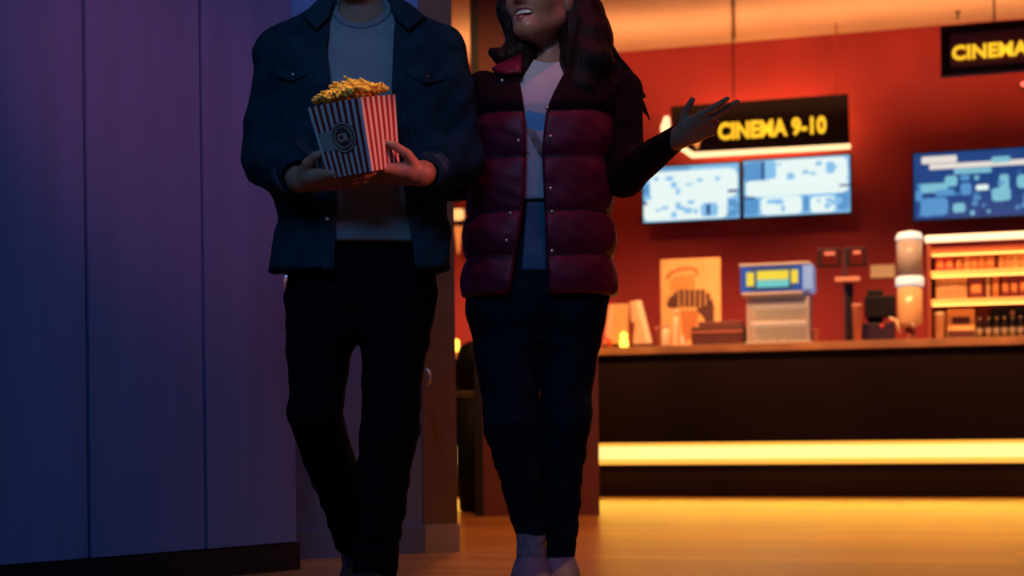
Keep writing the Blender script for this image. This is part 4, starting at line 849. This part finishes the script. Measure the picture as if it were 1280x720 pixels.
def wom_vest(p):
    d = smax(wom_outer(p), -vest_open(p), .012); d = smax(d, -LW(p, .008, cut=False), .004); d = smax(d, -cap(p, w(688, 92, -.03), w(684, 20, .0), .062), .006)
    for arm in (aL, aR): d = smax(d, -cap(p, arm[0]+(arm[0]-arm[1])*.06, arm[0]+(arm[1]-arm[0])*.5, .050, .046), .008)
    return smax(d, w(680, 372, .1)[2]-p[:, 2], .012)
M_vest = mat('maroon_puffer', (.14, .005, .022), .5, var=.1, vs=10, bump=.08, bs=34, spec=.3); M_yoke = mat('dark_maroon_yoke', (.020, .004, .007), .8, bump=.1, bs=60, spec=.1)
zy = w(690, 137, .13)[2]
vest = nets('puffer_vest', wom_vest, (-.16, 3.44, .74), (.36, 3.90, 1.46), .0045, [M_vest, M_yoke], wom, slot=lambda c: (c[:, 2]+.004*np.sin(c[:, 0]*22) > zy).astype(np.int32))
# soft stand collar
pts = [w(u, v, .06) for u, v in ((652, 68), (638, 73), (624, 79), (616, 86), (620, 93), (634, 98), (650, 96))]; q2 = [(a[0], a[2]) for a in pts]
nets('collar', lambda p: smax(smax(poly2(p, q2)-.003, LV(p)-.024, .012), np.maximum(.002-LV(p), p[:, 1]-(YW+.02)), .006), (-.10, 3.44, 1.28), (.30, 3.75, 1.46), .004, M_vest, vest)
snaps(wom_outer, [(628, 101), (648, 176), (638, 267), (633, 301), (684, 135), (688, 171), (688, 236), (690, 265), (690, 314), (695, 369)], vest, YW, .0052)
# dark sleeves
M_slv = mat('dark_sleeve', (.018, .005, .006), .9, spec=.08, bump=.2, bs=160, var=.2, vs=20)
for arm, rs in ((aL, [.056, .050, .033]), (aR, [.054, .048, .034])):
    wr = arm[2]; dv = (arm[2]-arm[1])/np.linalg.norm(arm[2]-arm[1])
    fn = lambda p: np.maximum(chain(p, [arm[0]+(arm[1]-arm[0])*.02, arm[1], wr], rs, .02)+wave(p, (18, 18, 26), .004, 71), (p-A(wr))@A(dv)-.004)
    lo_, hi_ = box_hull(*arm, pad=.09); nets('sleeve', fn, lo_, hi_, .0045, M_slv, wom)
# jeans
LH = Loft([(246, 628, 742, .0, .100), (300, 606, 752, 0, .108), (340, 592, 762, 0, .116), (372, 588, 756, 0, .116), (400, 602, 742, 0, .095), (422, 622, 728, 0, .07)], YW)
def wom_jeans(p):
    a = chain(p, [w(632, 395), kL, w(664, 668, .06)], [.092, .070, .041], .02); b = chain(p, [w(713, 395), kR, w(699, 698, .0)], [.084, .064, .040], .02)
    d = smin(smin(a, b, .006), LH(p), .06)+wave(p, (14, 14, 28), .003, 81)+wave(p, (40, 40, 90), .0025, 82)*np.clip((.6-p[:, 2])*4, 0, 1)
    return smax(d, np.where(p[:, 0] < w(681, 690)[0], w(664, 667)[2], w(699, 697)[2])-p[:, 2], .004)
M_jean = mat('dark_blue_jeans', (.005, .012, .018), .9, spec=.08, var=.35, vs=12, bump=.25, bs=240)
jn = nets('jeans', wom_jeans, (-.18, 3.44, .04), (.34, 3.88, 1.06), .0045, M_jean, wom)
zw = w(680, 250)[2]
patch('fly_panel', [(658, 252), (682, 252), (683, 338), (652, 338)], .11, wom_jeans, -.003, .003, mat('lit_blue_denim', (.03, .10, .17), .75, var=.2, vs=20), jn, YW)  # blue light on the upper jeans put into the patch colour
M_sock = mat('grey_sock', (.20, .18, .20), .9, var=.3, vs=60, bump=.4, bs=120); M_snk = mat('lavender_sneaker', (.17, .15, .19), .7, var=.15, vs=30)
for an in (nL, nR):
    b0 = A(an)*A([1, 1, 0])+A([0, 0, .085])
    nets('sock', lambda p: chain(p, [an+A([0, 0, .035]), b0], [.037, .039])+wave(p, (30, 30, 120), .002, 91), b0-.09, b0+np.array([.09, .09, .2]), .004, M_sock, wom)
shoe(wom, nL, .15, 0, M_snk, mat('pale_sole', (.28, .25, .25), .6), .25); shoe(wom, nR, -.02, 0, M_snk, mat('pale_sole', ()), .25)
# ================================================================== LIGHT
def aim(o, tgt): o.rotation_euler = (Vector([float(x) for x in tgt])-o.location).to_track_quat('-Z', 'Y').to_euler()
def area(name, loc, tgt, size, power, col, sy=None, spread=180):
    l = bpy.data.lights.new(name, 'AREA'); l.energy = power; l.color = col; l.size = size; l.spread = math.radians(spread)
    if sy: l.shape = 'RECTANGLE'; l.size_y = sy
    o = bpy.data.objects.new(name, l); COL.objects.link(o); o.location = Vector([float(x) for x in loc]); aim(o, tgt); return o
def spot(name, loc, tgt, power, col, ang, blend=.6, rad=.05):
    l = bpy.data.lights.new(name, 'SPOT'); l.energy = power; l.color = col; l.spot_size = math.radians(ang); l.spot_blend = blend; l.shadow_soft_size = rad
    o = bpy.data.objects.new(name, l); COL.objects.link(o); o.location = Vector([float(x) for x in loc]); aim(o, tgt); return o
# blue lobby light from the front left, and the pink one on the panels
area('blue_lobby_light', (-.55, .3, 2.9), (-.6, 4.2, 1.0), 1.2, 36, (.12, .42, 1.0))
spot('blue_wall_fill', (-.55, 4.55, CEIL-.05), (-.52, 4.98, .45), 110, (.10, .34, 1.), 70, 1., .08)  # added fill, since the man blocks the blue light from the short wall
spot('pink_wall_light', (-.75, 2.0, 2.6), P(212, 170, 4.25), 58, (1., .20, .36), 27, 1., .1)
spot('red_neon_spot', (1.6, 2.55, 1.5), P(490, 182, 3.2), 125, (1., .19, .13), 9, .8, .03)
spot('warm_popcorn_spot', (-.2, 2.9, 3.2), P(440, 118, 3.2), 170, (1., .62, .20), 5.5, .6, .03)
spot('pale_pink_spot', (-.5, .8, 2.7), P(662, 45, 3.6), 75, (1., .74, .66), 8, 1., .1)
spot('magenta_spot', (.33, 3.12, 3.2), P(700, 235, 3.58), 40, (1., .12, .26), 22, 1., .05)
# warm light of the snack bar: down on the counter, up on the ceiling, plus added floor fills
for s, pw in ((-1.1, 560), (.3, 330), (1.5, 330), (2.7, 330)):
    spot('counter_downlight', W(s, -1.3, CEIL-.05), W(s+.5, .75, 1.0), pw*1.5, (1., .46, .19), 48, 1., .08)
for i, (x, y) in enumerate(((-.1, 6.3), (1.5, 6.0), (1.3, 4.6), (2.8, 6.6))):
    spot('lobby_floor_fill', (x, y, CEIL-.05), (x, y, 0), 230, (1., .46, .15), (120 if i == 0 else 80), 1., .1)  # added unseen spots that brighten the floor, brown casing and pillar
area('ceiling_cove_light', W(.8, .75, 2.75), W(.8, .95, CEIL), 7.0, 42, (1., .46, .17), .12)
area('floor_fill_light', W(1.2, -.01, zs0-.01), W(1.2, -.55, 0), 4.4, 17, (1., .50, .045), .03)  # unseen lamp added under the strip to brighten the floor
area('warm_back_light', W(.2, -.6, 3.1), (.1, 3.6, 1.0), 1.6, 7, (1., .34, .12))
area('red_lobby_light', (2.6, 3.0, 2.8), (.1, 3.6, 1.0), 1.0, 5, (1., .16, .16))
wd = bpy.data.worlds.new('w'); S.world = wd; wd.use_nodes = True
wd.node_tree.nodes['Background'].inputs[0].default_value = (.20, .32, .60, 1); wd.node_tree.nodes['Background'].inputs[1].default_value = .012
# ================================================================== CAMERA
cam = bpy.data.cameras.new('camera'); cam.lens = 50; cam.sensor_width = 36; cam.shift_y = 180/1280
co = bpy.data.objects.new('camera', cam); COL.objects.link(co)
co.matrix_world = Matrix(((CR[0], CU[0], 0, 0), (CR[1], CU[1], -1, 0), (CR[2], CU[2], 0, CH), (0, 0, 0, 1)))
cam.dof.use_dof = True; cam.dof.focus_distance = 3.45; cam.dof.aperture_fstop = 2.8
cam.clip_start = .05
S.camera = co
S.view_settings.view_transform = 'Standard'; S.view_settings.look = 'None'; S.view_settings.exposure = 0; S.view_settings.gamma = 1; S.view_settings.use_curve_mapping = False
